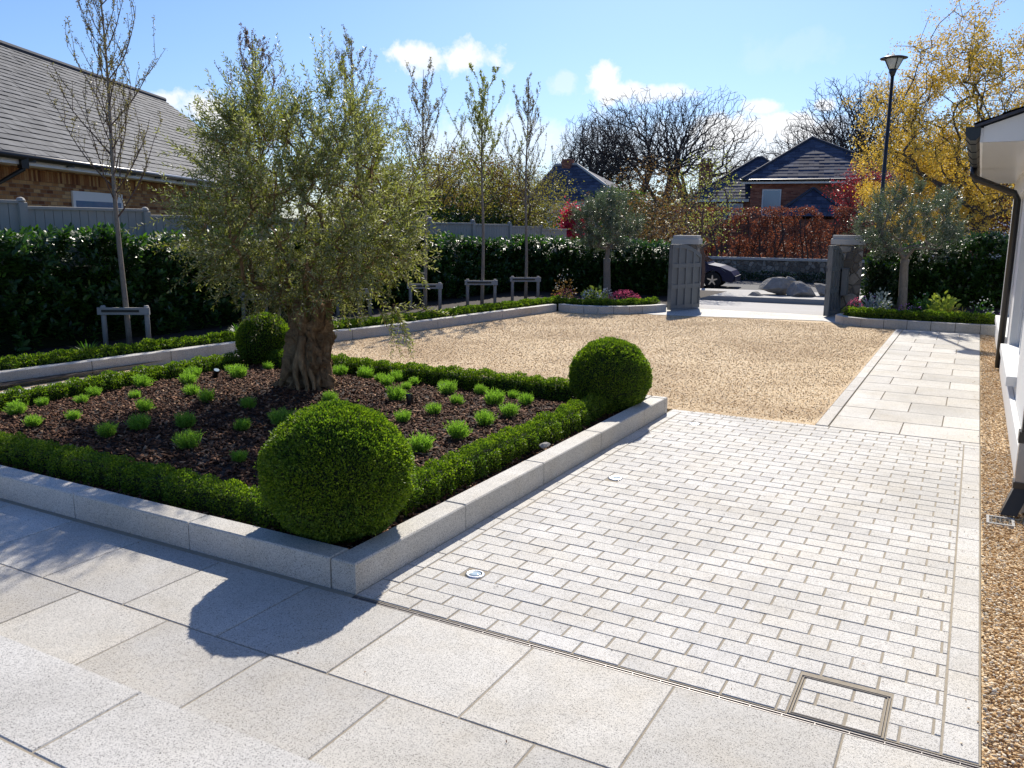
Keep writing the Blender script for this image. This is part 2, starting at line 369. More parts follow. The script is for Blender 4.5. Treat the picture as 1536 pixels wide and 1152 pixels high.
# sett paving
mb = MB(); j = .0045
def sett(x0,x1,y0,y1,jj=.0045): mb.box(x0+jj+rng.uniform(-.0008,.0008),x1-jj,y0+jj*.55,y1-jj*.55+rng.uniform(-.0006,.0006),-.05,rng.uniform(-.0012,.0012),.0022,bottom=False)
X0,X1,Y0,Y1 = -2.362,.055,2.955,7.70
MH = (-.455,-.122,2.945,3.255)      # recessed access cover
rows = 43; ph = (Y1-Y0)/rows
lights_xy = [(-2.093,3.44),(-2.097,5.36),(-2.10,7.285)]
for r in range(rows):
    y0 = Y0+r*ph; y1 = y0+ph; x = X0-(.104 if r%2 else 0.)+rng.uniform(-.006,.006)
    while x < X1-.02:
        a = max(x,X0); b = min(x+.2075,X1); x += .2075
        if b-a < .02: continue
        if y0 < MH[3]-.02:
            if a >= MH[0]-.01 and b <= MH[1]+.01: continue
            if a < MH[0] < b and b > MH[0]: 
                if b > MH[1]: sett(MH[1],b,y0,y1)
                b = MH[0]
            elif a < MH[1] < b: a = MH[1]
            if b-a < .015: continue
        if any(a < lx < b and y0 < ly < y1 for lx,ly in lights_xy):
            lx = [l for l in lights_xy if a < l[0] < b and y0 < l[1] < y1][0][0]
            if lx-.05-a > .02: sett(a,lx-.05,y0,y1)
            if b-lx-.05 > .02: sett(lx+.05,b,y0,y1)
            continue
        sett(a,b,y0,y1)
y = Y0
while y < Y1-.02:                         # long border stones either side
    sett(-2.47,X0,y,min(y+.21,Y1)); sett(X1,.172,y,min(y+.2125,Y1)); y += .2115
x = -2.47
while x < .16: sett(x,min(x+.208,.172),Y1,7.80); x += .208
y = -1.                                    # edge course carries on towards the step
struct(build('sett_paving', mb, M_sett))
sheet('sett_joint_bed', [(-2.48,2.95),(.174,2.95),(.174,7.805),(-2.48,7.805)], -.0030, M_joint)
# side path
mb = MB()
for r in range(17):
    y0 = 7.815+.515*r; y1 = min(y0+.515, 16.35)
    xs_ = [-1.025,-.74,-.13,.172] if r%2 else [-1.025,-.445,.172]
    for a,b in zip(xs_,xs_[1:]): mb.box(a+.004,b-.004,y0+.004,y1-.004,-.04,rng.uniform(-.001,.001),.003,bottom=False)
for r in range(9): mb.box(-1.14,-1.033,7.815+r*.95+.003,7.815+(r+1)*.95-.003,-.05,.004,.004,bottom=False)
struct(build('path', mb, M_gran))
sheet('path_joint_bed', [(-1.14,7.81),(.172,7.81),(.172,16.37),(-1.14,16.37)], -.010, M_joint)
# gateway threshold + crossover + road
mb = MB()
T = [(-6.15,16.55),(-5.67,16.33),(-2.48,17.02),(-2.05,16.55),(-1.98,16.62),(-2.3,17.45),(-2.3,18.6),(-6.0,18.2)]
mb.prism(T, -.05, .004); struct(build('gateway_threshold', mb, M_kerb))
ny = 12; vs = []; fs = []
for i in range(ny):
    yy = 18.15+(25.2-18.15)*i/(ny-1); wd = 0 if yy < 19.2 else 3.+(yy-19.2)*2.5
    vs += [(-6.2-wd,yy,gz(yy)+.006),(-1.9+wd*1.2,yy,gz(yy)+.006)]
fs = [(2*i,2*i+1,2*i+3,2*i+2) for i in range(ny-1)]
mb = MB(); mb.add(vs,fs); struct(build('pavement', mb, M_pave))
sheet('road', [(-70,24.9),(40,24.9),(40,36.5),(-70,36.5)], -.436, M_asph)
mb = MB(); mb.prism([(-16,24.4),(6,27.0),(8,28.2),(5,29.3),(-7,28.6),(-16,27.2)], -.5, -.29); struct(build('traffic_island', mb, M_concrete))
# gravel
struct(build('gravel_drive', MB().prism([(-9.2,2.0),(-7.7,2.0),(-7.7,2.97),(-2.6,2.97),(-2.6,7.81),(-1.145,7.81),(-1.145,16.5),(-2.0,16.6),(-2.48,17.03),(-5.67,16.34),(-6.2,16.5),(-7.6,16.2),(-8.3,11),(-8.9,8)], -.06, -.004), M_gravel))
struct(build('gravel_strip', MB().prism([(.176,-1),(.62,-1),(.62,16.4),(.176,16.4)], -.06, -.012), M_gravel))
sheet('garden_soil', [(-14,1),(-8.95,1),(-8.9,8.3),(-8.3,11.2),(-7.7,15.9),(-6.2,16.9),(-5.9,18.3),(-5.9,23),(-14,23)], lambda x,y: .045, M_soil)
sheet('border_soil', [(-2.15,16.65),(-1.75,16.45),(1.6,16.45),(1.6,23.),(-2.15,20.)], .09, M_soil)

def ico(sub=1):
    t = (1+5**.5)/2
    v = [(-1,t,0),(1,t,0),(-1,-t,0),(1,-t,0),(0,-1,t),(0,1,t),(0,-1,-t),(0,1,-t),(t,0,-1),(t,0,1),(-t,0,-1),(-t,0,1)]
    f = [(0,11,5),(0,5,1),(0,1,7),(0,7,10),(0,10,11),(1,5,9),(5,11,4),(11,10,2),(10,7,6),(7,1,8),(3,9,4),(3,4,2),(3,2,6),(3,6,8),(3,8,9),(4,9,5),(2,4,11),(6,2,10),(8,6,7),(9,8,1)]
    v = [tuple(np.array(p)/np.linalg.norm(p)) for p in v]
    for _ in range(sub-1):
        nf = []; cache = {}
        def mid(a,b):
            k = (min(a,b),max(a,b))
            if k not in cache: q = np.array(v[a])+np.array(v[b]); v.append(tuple(q/np.linalg.norm(q))); cache[k] = len(v)-1
            return cache[k]
        for a,b,c in f:
            x,y,z = mid(a,b),mid(b,c),mid(c,a); nf += [(a,x,z),(b,y,x),(c,z,y),(x,y,z)]
        f = nf
    return v, f
def randrot(n):
    q = unit(rng.normal(size=(n,4))); a,b,c,d = q.T
    return np.stack([np.stack([a*a+b*b-c*c-d*d,2*(b*c-a*d),2*(b*d+a*c)],-1),np.stack([2*(b*c+a*d),a*a-b*b+c*c-d*d,2*(c*d-a*b)],-1),np.stack([2*(b*d-a*c),2*(c*d+a*b),a*a-b*b-c*c+d*d],-1)],1)
iv, if_ = ico(1)
octv = [(1,0,0),(-1,0,0),(0,1,0),(0,-1,0),(0,0,1),(0,0,-1)]; octf = [(0,2,4),(2,1,4),(1,3,4),(3,0,4),(2,0,5),(1,2,5),(3,1,5),(0,3,5)]
def stones(name, P, smin, smax, flat=.65, v=iv, f=if_, mat=None):
    n_ = len(P); s = rng.uniform(smin,smax,n_)[:,None,None]; D = np.zeros((n_,3,3)); D[:,0,0] = rng.uniform(.8,1.4,n_); D[:,1,1] = rng.uniform(.6,1.,n_); D[:,2,2] = rng.uniform(.45,.8,n_)
    Rm = randrot(n_); F = np.eye(3)[None].repeat(n_,0); F[:,2,2] = flat
    return npinst(name, v, f, F@Rm@D*s, P, mat or M_peb)
# pebbles of the strip beside the house
nA = 18000; P = np.stack([rng.uniform(.182,.60,nA), 2.2+rng.uniform(0,1,nA)**1.35*5.4, rng.uniform(-.010,.004,nA)],1)
nB = 6000; P2 = np.stack([rng.uniform(.182,.40,nB), rng.uniform(7.4,16.3,nB), rng.uniform(-.010,.002,nB)],1)
tag(stones('gravel_stones', np.concatenate([P,P2]), .0048,.0108), kind='stuff')
# loose stones over the drive
nC = 80000; x = rng.uniform(-8.6,-1.17,nC); y = rng.uniform(7.7,16.6,nC)
lim = -8.72+(y-8.2)*.135; ok = (x > lim)&(x < np.where(y<7.9,-2.5,-1.17))&(y < 16.3+np.clip((x+5.6)*.2,-.3,.6)*(x<-2.4))
x,y = x[ok],y[ok]
tag(stones('drive_gravel_stones', np.stack([x,y,rng.uniform(-.006,.003,len(x))],1), .005,.0105, .6, octv, octf), kind='stuff')

# ------------------------------------------------------------------ kerbs
def kerb_run(name, label, pts, L, wd=.15, h=.152, z=-.02, cat='kerb', side=1):
    t = thing(name, label, cat, (pts[0][0],pts[0][1],0))
    P = [Vector((*p,0)) for p in pts]; seg = []
    # resample the polyline into straight stones
    for a,b in zip(P,P[1:]):
        d = (b-a); m = max(1,round(d.length/L)); 
        for k in range(m): seg.append((a+d*k/m, a+d*(k+1)/m))
    for a,b in seg:
        d = (b-a).normalized(); nn = Vector((-d.y,d.x,0))*side; g = .005; e = .006
        a2,b2 = a+d*g,b-d*g; hh = h+rng.uniform(-.002,.002)
        lo = [a2,b2,b2+nn*wd,a2+nn*wd]; m = MB()
        vs = [(p.x,p.y,z) for p in lo]+[(p.x,p.y,hh-e) for p in lo]
        ins = [a2+nn*e,b2+nn*e,b2+nn*(wd-e),a2+nn*(wd-e)]
        vs += [(p.x,p.y,hh) for p in ins]
        fs = [(0,1,5,4),(1,2,6,5),(2,3,7,6),(3,0,4,7),(4,5,9,8),(5,6,10,9),(6,7,11,10),(7,4,8,11),(8,9,10,11)]
        if side < 0: fs = [tuple(reversed(q)) for q in fs]
        m.add(vs,fs); build('kerb_stone', m, M_kerb, t)
    # mortar core so joints are not see-through
    m = MB()
    for a,b in zip(P,P[1:]):
        d = (b-a).normalized(); nn = Vector((-d.y,d.x,0))*side; q = [a+nn*.006+d*.01,b+nn*.006-d*.01,b+nn*(wd-.006)-d*.01,a+nn*(wd-.006)+d*.01]
        m.prism([(p.x,p.y) for p in (q if side>0 else q[::-1])], z, h-.01)
    build('mortar', m, M_jdark, t); return t
t = thing('planter_kerb', 'speckled granite kerb round the central bed of bark mulch and box balls', 'kerb', (-2.47,2.95,0))
def kb(x0,x1,y0,y1): build('kerb_stone', MB().box(x0,x1,y0,y1,-.03,.152+rng.uniform(-.0015,.0015),.007), M_kerb, t)
ysd = [2.955,3.96,4.975,5.99,6.98,7.54,7.62]
for a,b in zip(ysd,ysd[1:]): kb(-2.62,-2.472,a+.003,b-.003)
xf = [-7.9,-6.75,-5.63,-4.62,-3.625,-2.625]
for a,b in zip(xf,xf[1:]): kb(a+.003,b-.003,2.955,3.10)
for i in range(5): kb(-7.9+i*1.055+.003,-7.9+(i+1)*1.055-.003,7.47,7.618)
for i in range(4): kb(-8.05,-7.903,2.955+i*1.166+.003,2.955+(i+1)*1.166-.003)
m = MB(); m.box(-2.61,-2.482,2.97,7.605,-.03,.142); m.box(-7.9,-2.615,2.965,3.09,-.03,.142); build('mortar', m, M_joint, t)
kerb_run('border_kerb', 'low pale kerb curving along the laurel border left of the gravel drive', [(-9.30,1.5),(-9.14,5.13),(-8.78,8.19),(-8.22,11.14),(-7.64,15.86)], 1.0, side=1)
kerb_run('flower_bed_kerb', 'low curved granite kerb in front of the flower bed left of the gate', [(-7.62,15.90),(-7.3,15.78),(-6.7,15.86),(-6.15,16.22),(-5.78,16.75),(-5.66,17.1)], .30, side=1)
kerb_run('flower_bed_kerb', 'low curved granite kerb in front of the flower bed right of the gate', [(-2.22,17.2),(-2.25,16.85),(-2.07,16.52),(-1.74,16.38),(.55,16.38)], .38, side=1)

# ------------------------------------------------------------------ bed: mound, bark
BX0,BX1,BY0,BY1 = -7.9,-2.62,3.10,7.47
def bedz(x,y):
    ex = min(x-BX0,BX1-x,y-BY0,BY1-y); t = min(max(ex/.9,0),1); d = math.hypot(x+5.73,y-6.15)
    return .075+.055*t+.06*math.exp(-(d/.9)**2)+.012*nz((x,y,0),2.5)+.006*nz((x,y,0),9)
nx_,ny_ = 90,76
mb = MB(); mb.add([(BX0+(BX1-BX0)*i/nx_, BY0+(BY1-BY0)*jj/ny_, bedz(BX0+(BX1-BX0)*i/nx_, BY0+(BY1-BY0)*jj/ny_)) for jj in range(ny_+1) for i in range(nx_+1)],
    [(jj*(nx_+1)+i,jj*(nx_+1)+i+1,(jj+1)*(nx_+1)+i+1,(jj+1)*(nx_+1)+i) for jj in range(ny_) for i in range(nx_)])
struct(build('bed_soil', mb, M_soil, smooth=True))
nc = 34000; x = rng.uniform(BX0+.01,BX1-.01,nc); y = rng.uniform(BY0+.01,BY1-.01,nc)
z = np.array([bedz(a,b) for a,b in zip(x,y)])+rng.uniform(-.002,.016,nc)
yaw = rng.uniform(0,2*PI,nc); til = rng.normal(0,.42,nc); ro = rng.normal(0,.35,nc)
cz,sz,ct,st,cr,sr = np.cos(yaw),np.sin(yaw),np.cos(til),np.sin(til),np.cos(ro),np.sin(ro); o = np.zeros(nc); i1 = np.ones(nc)
Rz = np.stack([np.stack([cz,-sz,o],-1),np.stack([sz,cz,o],-1),np.stack([o,o,i1],-1)],1)
Ry = np.stack([np.stack([ct,o,st],-1),np.stack([o,i1,o],-1),np.stack([-st,o,ct],-1)],1)
Rx = np.stack([np.stack([i1,o,o],-1),np.stack([o,cr,-sr],-1),np.stack([o,sr,cr],-1)],1)
D = np.zeros((nc,3,3)); D[:,0,0] = rng.uniform(.010,.030,nc); D[:,1,1] = rng.uniform(.004,.011,nc); D[:,2,2] = rng.uniform(.0015,.004,nc)
cv = [(-1,-.8,-1),(1,-1,-1),(1.1,.7,-1),(-.9,1,-1),(-1,-.7,1),(.95,-.9,1),(1,.8,1),(-.9,.9,1)]; cf = [(0,1,5,4),(1,2,6,5),(2,3,7,6),(3,0,4,7),(4,5,6,7)]
tag(npinst('bark_mulch', cv, cf, Rz@Ry@Rx@D, np.stack([x,y,z],1), M_chip), kind='stuff')

# ------------------------------------------------------------------ foliage tools
def leaves4(P, Dv, L, W, up=None):          # rhombic leaves
    n_ = len(P); Dv = unit(Dv); s = unit(np.cross(Dv, up if up is not None else rdir(n_))); L = np.broadcast_to(L,(n_,))[:,None]; W = np.broadcast_to(W,(n_,))[:,None]
    return np.stack([P, P+Dv*L*.5+s*W*.5, P+Dv*L, P+Dv*L*.5-s*W*.5],1)
def leaves6(P, Dv, L, W, up=None, droop=.15):
    n_ = len(P); Dv = unit(Dv); s = unit(np.cross(Dv, up if up is not None else rdir(n_))); L = np.broadcast_to(L,(n_,))[:,None]; W = np.broadcast_to(W,(n_,))[:,None]
    return np.stack([P, P+Dv*L*.3+s*W*.45, P+Dv*L*.68+s*W*.42, P+Dv*L, P+Dv*L*.68-s*W*.42, P+Dv*L*.3-s*W*.45],1)
def surf_leaves(P, Nn, L, W, depth=.02, tuft=.8):
    n_ = len(P); P = P-Nn*(rng.uniform(0,1,n_)**1.5*depth)[:,None]
    D_ = unit(Nn+rdir(n_)*tuft+np.array([0,0,.35])); return leaves4(P, D_, rng.uniform(.7,1.25,n_)*L, rng.uniform(.8,1.2,n_)*W)
def ball_points(c, rx, rz, n_, zmin=-1.):
    u = rdir(n_); u = u[u[:,2] > zmin]; f = np.array([1+.055*nz(p,3.0,c[0])+.035*nz(p,9,c[1]) for p in u])
    return np.array(c)+u*np.array([rx,rx,rz])*f[:,None], unit(u/np.array([rx,rx,rz]))
def box_ball(label, c, rx, rz, n_, L):
    t = thing('topiary_ball', label, 'topiary ball', (c[0],c[1],c[2]-rz), 'clipped box balls at the corners of the bed')
    P,Nn = ball_points(c,rx,rz,n_,-.96); k_ = rng.random(len(P)) < .012; P = P+Nn*(k_*rng.uniform(.005,.03,len(P)))[:,None]; npmesh('foliage', surf_leaves(P,Nn,L,L*.62,.035,.9), 4, M_box, t)
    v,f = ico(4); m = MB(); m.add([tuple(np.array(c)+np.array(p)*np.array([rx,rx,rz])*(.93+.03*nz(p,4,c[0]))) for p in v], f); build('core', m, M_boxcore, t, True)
    build('stem', MB().tube([(c[0],c[1],.02),(c[0],c[1],c[2])],.03), M_twig, t)
    return t
box_ball('largest clipped box ball, at the near corner of the bed by the flagstones', (-2.90,3.35,.445), .402, .362, 64000, .0150)
box_ball('clipped box ball at the far right corner of the bed beside the gravel', (-2.885,7.16,.385), .375, .345, 30000, .018)
box_ball('clipped box ball behind the olive trunk at the far left corner of the bed', (-7.43,7.34,.37), .325, .33, 22000, .020)
def hedge(label, pts, wd, h, z0, dens, L, cat='hedge', name='box_hedge', group=None, mat=None, core=True, rough=1., shaggy=0.):
    t = thing(name, label, cat, (pts[0][0],pts[0][1],z0), group)
    Ps = []; Ns = []; cm = MB()
    for (a,b) in zip(pts,pts[1:]):
        a = np.array(a); b = np.array(b); d = b-a; ln = np.linalg.norm(d); d = d/ln; nn = np.array([-d[1],d[0]])
        per = wd+2*h; n_ = int(ln*per*dens); u = rng.uniform(-.3*wd,ln+.3*wd,n_); q = rng.uniform(0,per,n_)
        top = q < wd; side = np.where(q < wd+h, 1., -1.)
        w_ = np.where(top, q-wd/2, side*wd/2); hz = np.where(top, h, (q-wd)%h)
        nor = np.where(top[:,None], np.array([0,0,1.])[None], np.concatenate([nn[None]*side[:,None], np.zeros((n_,1))],1))
        # rounded shoulders
        P = np.concatenate([a[None]+d[None]*u[:,None]+nn[None]*w_[:,None], (z0+hz)[:,None]],1)
        k = np.clip((hz-h*.72)/(h*.28),0,1)*np.clip((np.abs(w_)-wd*.25)/(wd*.25),0,1)
        P[:,2] -= k*.06*h/.28*.6; P[:,:2] -= nn[None]*(np.sign(w_)*k*.02)[:,None]
        disp = np.array([nz(p,5.5)*.5+nz(p,13)*.35 for p in P])*.055*rough*(1 if h<.6 else 3)
        # single plants read as clumps along the run
        cl = (np.abs(np.sin(u*PI/.19))*.026+.03*(np.array([nz((uu/.19//1*.7,a[0],a[1]),3.) for uu in u])))*rough if h<.6 else 0
        P = P+nor*(disp+cl)[:,None]
        Ps.append(P); Ns.append(nor)
        e = .66; c_, s_ = a-d*.2*wd, b+d*.2*wd
        k2 = nn*wd/2*e
        cm.prism([tuple(c_-k2),tuple(s_-k2),tuple(s_+k2),tuple(c_+k2)], z0-.02, z0+h*.72)
    P = np.concatenate(Ps); Nn = np.concatenate(Ns)
    npmesh('foliage', surf_leaves(P,Nn,L,L*.66,.06,1.2), 4, mat or M_box, t)
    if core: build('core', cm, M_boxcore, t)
    # a few bare stems at the foot
    if dens > 12000:
        for (a,b) in zip(pts,pts[1:]):
            ln = math.dist(a,b)
            for i in range(int(ln/.19)):
                f = (i+.5)*.19/ln; build('stem', MB().tube([(a[0]+(b[0]-a[0])*f,a[1]+(b[1]-a[1])*f,z0-.03),(a[0]+(b[0]-a[0])*f,a[1]+(b[1]-a[1])*f,z0+h*.5)],.008,5), M_twig, t)
    return t
gh = 'low clipped box hedges edging the beds'
hedge('low clipped box hedge along the front of the bed, left of the large ball', [(-7.4,3.31),(-3.22,3.31)], .17, .165, .09, 21000, .0155, group=gh)
hedge('low clipped box hedge along the drive side of the bed, between two box balls', [(-2.87,3.78),(-2.87,6.86)], .17, .165, .09, 21000, .0160, group=gh)
hedge('low clipped box hedge along the gravel side of the bed, right of the olive trunk', [(-7.2,7.22),(-3.32,7.22)], .18, .19, .09, 16000, .020, group=gh)
hedge('low box hedge along the far left side of the bark bed', [(-7.52,3.5),(-7.52,6.98)], .17, .15, .09, 17000, .019, group=gh)
hedge('long low box hedge behind the outer kerb, below the dark laurels', [(-9.55,2.5),(-9.42,5.1),(-9.08,8.2),(-8.52,11.2),(-7.98,15.6),(-7.86,16.2),(-7.3,16.15),(-6.75,16.25),(-6.3,16.65),(-5.98,17.2)], .22, .175, .06, 8200, .030, group=gh)
hedge('low box hedge with scattered flowers behind it, right of the gate', [(-2.02,16.85),(-1.7,16.68),(1.3,16.68)], .22, .225, .06, 8200, .030, group=gh)

# lavender tufts
def tuft_mesh(seed, n_=170):
    r_ = np.random.default_rng(seed); a = r_.uniform(0,2*PI,n_); rr = r_.uniform(0,.045,n_); sp = r_.uniform(.05,.7,n_)
    P = np.stack([rr*np.cos(a),rr*np.sin(a),np.zeros(n_)],1); D_ = unit(np.stack([np.cos(a)*sp,np.sin(a)*sp,np.ones(n_)],1)+r_.normal(0,.12,(n_,3)))
    L = r_.uniform(.055,.115,n_); st_ = leaves4(P,D_,L,.004)
    # needle leaves up each stem
    out = [st_]
    for k in range(9):
        q = P+D_*(L*(.30+.08*k))[:,None]; dd = unit(D_+rdir(n_)*.85); out.append(leaves4(q,dd,r_.uniform(.018,.032,n_),.0045))
    return np.concatenate(out)
protos = []
for s_ in range(3):
    t = thing('lavender_plant', 'x', 'lavender'); npmesh('foliage', tuft_mesh(40+s_), 4, M_lav, t); protos.append(t)
lav = [(-6.55,3.9),(-7.06,4.1),(-7.3,4.46),(-6.48,4.21),(-7.0,4.65),(-7.3,4.96),(-5.75,4.0),(-7.27,5.47),(-6.78,5.03),(-6.23,4.69),(-5.69,4.25),(-7.25,6.1),(-6.92,5.76),(-6.4,5.36),(-6.04,5.23),(-7.14,6.51),(-6.72,6.24),(-5.44,4.48),(-5.0,4.66),(-4.93,4.08),(-4.33,3.98),(-5.51,5.21),(-4.83,4.92),(-7.0,6.92),(-6.12,6.92),(-5.95,6.98),(-5.62,6.98),(-5.35,6.9),(-5.22,7.0),(-5.14,6.72),(-4.82,6.62),(-4.98,6.97),(-4.62,6.98),(-4.38,6.73),(-4.65,6.2),(-5.01,5.71),(-4.06,6.34),(-4.02,5.92),(-4.07,5.54),(-3.42,4.88),(-3.4,5.33),(-4.17,6.95),(-3.8,6.95),(-3.53,6.72),(-3.78,6.56),(-3.42,6.2),(-3.46,5.82)]
used = set()
for i,(x,y) in enumerate(lav):
    p = protos[i%3]; o = p if i < 3 else copytree(p)
    o.location = (x,y,bedz(x,y)-.005); o.rotation_euler = (rng.normal(0,.13),rng.normal(0,.13),rng.uniform(0,6)); s_ = rng.uniform(.68,1.2); o.scale = (s_,s_,s_*1.15)
    if x < -5.9 and y < 6.7: g_, l_ = 'lavender tufts left of the olive trunk', 'small bright green lavender tuft in the sunlit bark left of the olive trunk'
    elif y < 5.4 and x < -4.2: g_, l_ = 'lavender tufts in front of the olive', 'small lavender tuft in the shaded bark between the olive trunk and the front hedge'
    elif y > 6.6: g_, l_ = 'lavender tufts by the back hedge', 'small bright green lavender tuft close to the hedge on the gravel side'
    else: g_, l_ = 'lavender tufts right of the olive trunk', 'small bright green lavender tuft in the bark right of the olive trunk, towards the drive'
    o['label'] = l_; o['group'] = g_

# ------------------------------------------------------------------ trees
def mst(nodes, targets, bf=.35, parents=None, rootlen=None):
    P = [np.array(p,float) for p in nodes]; par = list(parents) if parents else [-1]+list(range(len(nodes)-1))
    plen = [0.]
    for i in range(1,len(P)): plen.append(plen[par[i]]+np.linalg.norm(P[i]-P[par[i]]))
    T_ = np.array(targets); n_ = len(T_); best = np.full(n_,1e9); bi = np.zeros(n_,int)
    for i,p in enumerate(P):
        if i < len(P)-max(1,len(P)//2) : continue
        c = np.linalg.norm(T_-p,axis=1)*(1)+bf*(plen[i]); c2 = np.linalg.norm(T_-p,axis=1)
        c = c2+bf*(plen[i]+c2); m_ = c < best; best[m_] = c[m_]; bi[m_] = i
    alive = np.ones(n_,bool)
    for _ in range(n_):
        k = int(np.argmin(np.where(alive,best,1e9))); alive[k] = False
        P.append(T_[k]); par.append(int(bi[k])); i = len(P)-1; plen.append(plen[bi[k]]+np.linalg.norm(T_[k]-P[bi[k]]))
        c2 = np.linalg.norm(T_-T_[k],axis=1); c = c2+bf*(plen[i]+c2); m_ = alive&(c < best); best[m_] = c[m_]; bi[m_] = i
    return np.array(P), np.array(par)
def radii(P, par, rtip, ex=2.4, rmax=None):
    n_ = len(P); ch = np.zeros(n_); order = range(n_-1,0,-1); kids = np.bincount(par[1:],minlength=n_)
    w_ = np.where(kids==0,1.,0.)
    for i in order: w_[par[i]] += w_[i]
    r = rtip*w_**(1/ex); 
    if rmax: r = np.minimum(r,rmax)
    return r, kids
def skeleton_mesh(name, P, par, r, mat, parent=None, thin=3, jit=0.):
    mbx = MB()
    kids_main = {}
    n_ = len(P); A = P[par[1:]]; B = P[1:]; ra = np.minimum(r[par[1:]], r[1:]*1.5); rb = r[1:]
    D_ = unit(B-A); s = np.where(np.abs(D_[:,2:3])<.9, np.cross(D_,[0,0,1.]), np.cross(D_,[0,1.,0])); s = unit(s); t_ = np.cross(D_,s)
    V = []; F = []; off = 0
    me = bpy.data.meshes.new(name); k_all = np.where(rb > r.max()*.25, 7, thin)
    for k in (thin,7):
        m_ = k_all==k
        if not m_.any(): continue
        a,b,x_,y_,r0,r1 = A[m_],B[m_],s[m_],t_[m_],ra[m_],rb[m_]; nn = len(a)
        ang = np.arange(k)*2*PI/k; c_,s2 = np.cos(ang)[None,:,None],np.sin(ang)[None,:,None]
        ring0 = a[:,None]+(x_[:,None]*c_+y_[:,None]*s2)*r0[:,None,None]; ring1 = b[:,None]+(x_[:,None]*c_+y_[:,None]*s2)*r1[:,None,None]
        v = np.concatenate([ring0,ring1],1).reshape(-1,3); base = (np.arange(nn)*2*k)[:,None,None]+off
        f = np.array([(i,(i+1)%k,k+(i+1)%k,k+i) for i in range(k)])[None]+base
        V.append(v); F.append(f.reshape(-1,4)); off += len(v)
    V = np.concatenate(V); F = np.concatenate(F)
    me.vertices.add(len(V)); me.vertices.foreach_set('co', V.astype(np.float32).ravel()); me.loops.add(F.size); me.loops.foreach_set('vertex_index', F.astype(np.int32).ravel())
    me.polygons.add(len(F)); me.polygons.foreach_set('loop_start', np.arange(0,F.size,4,dtype=np.int32)); me.update(calc_edges=True)
    return link(name, me, mat, parent, True)
def crown_pts(n_, c, rad, shell=.4, lo=-1., gap=0., gs=1., off=0.):
    out = []
    while len(out) < n_:
        u = rdir(1)[0]; q = u*rng.uniform(shell,1)**.6
        if q[2] < lo: continue
        k = 1+.16*nz(u,2.1,off)
        p = np.array(c)+q*np.array(rad)*k
        if gap and nz(p,gs,off) < gap-.5: continue
        out.append(p)
    return np.array(out)

# --- the big olive
def gnarl_trunk(cx, cy, z0, H, r0, r1, top_c, name, parent, mat, seed=0., ns=110, nzr=100, amp=1.):
    vs = []; 
    for i in range(nzr+1):
        f = i/nzr; z = z0-.06+(H+.06)*f; fl = math.exp(-f*4.5)
        cx_ = cx+(top_c[0]-cx)*f**1.3; cy_ = cy+(top_c[1]-cy)*f**1.3; rr = r1+(r0-r1)*fl+.10*r0*max(0,f-.7)/.3
        for k in range(ns):
            a = 2*PI*k/ns; tw = a+f*1.1
            lob = .13*math.sin(3*tw+seed)+.09*math.sin(5*tw+1.3+f*3)+.07*math.sin(8*tw+f*5)
            p = (math.cos(tw)*1.6, math.sin(tw)*1.6, f*2.2+seed)
            nn = .30*nz(p,1.5)+.27*nz(p,3.4)+.13*nz(p,7.)+.03*nz(p,15.)
            kn = abs(nz(p,2.6,3.))                       # knots and hollows
            rad = rr*(1+amp*(lob*(.6+.8*fl)+nn-.30*max(0,.09-kn)/.09*.5))
            vs.append((cx_+rad*math.cos(a), cy_+rad*math.sin(a), z))
    fs = [(i*ns+k,i*ns+(k+1)%ns,(i+1)*ns+(k+1)%ns,(i+1)*ns+k) for i in range(nzr) for k in range(ns)]+[tuple(range(nzr*ns,(nzr+1)*ns))]
    m = MB(); m.add(vs,fs); return build(name, m, mat, parent, True)
OX,OY = -5.68,6.17
ol = thing('olive_tree', 'large old olive tree with gnarled trunk in the middle of the bark bed', 'olive tree', (OX,OY,.17))
gnarl_trunk(OX,OY,.17,.86,.285,.185,(OX+.05,OY+.03),'trunk',ol,M_obark,1.7,amp=1.2)
m = MB()                                     # surface roots and a burr facing the viewer
for (a0,zt,r_) in ((-1.0,.55,.035),(-1.25,.42,.030),(-.75,.36,.03),(.1,.3,.04),(-2.1,.34,.045),(-2.8,.3,.05)):
    pts = []
    for k in range(8):
        f = k/7; rr = .205+.10*f**2; a = a0+.12*math.sin(f*5+a0*3)
        pts.append((OX+math.cos(a)*rr, OY+math.sin(a)*rr, .17+zt*(1-f)**1.0-.02))
    build('root', MB().tube(pts, [r_*(.6+.6*math.sin(PI*min(1,k/7+.25))) for k in range(8)], 8), M_obark, ol, True)
cc = np.array([OX+.02,OY+.01,1.93])
def olive_crown(n_, c, off):
    out = []
    while len(out) < n_:
        p = rng.uniform(-1,1,3); z = p[2]                       # egg: broad low down, ragged towards the top
        rmax = (1-((z+.28)/(1.28 if z>-.28 else .64))**2)
        if rmax <= 0: continue
        rmax = math.sqrt(rmax); r = math.hypot(p[0],p[1])
        a = math.atan2(p[1],p[0]); rm = rmax*(1+.16*nz((math.cos(a),math.sin(a),z*1.5),1.6,off))
        if r > rm: continue
        if r < rm*.25 and rng.random() < .6: continue
        q = np.array(c)+np.array([p[0]*1.05,p[1]*1.05,z*1.03])
        if nz(q,2.1,off) < -.04 and rng.random() < .92: continue
        out.append(q)
    return np.array(out)
tg = olive_crown(760, cc, 2.)
P,par = mst([(OX,OY,.6),(OX+.03,OY+.02,.92)], tg, .25); P,par = P,par
r,kids = radii(P,par,.0042,2.3,.10); skeleton_mesh('branches', P, par, r, M_obark, ol)
tips = np.arange(len(P))[2:]
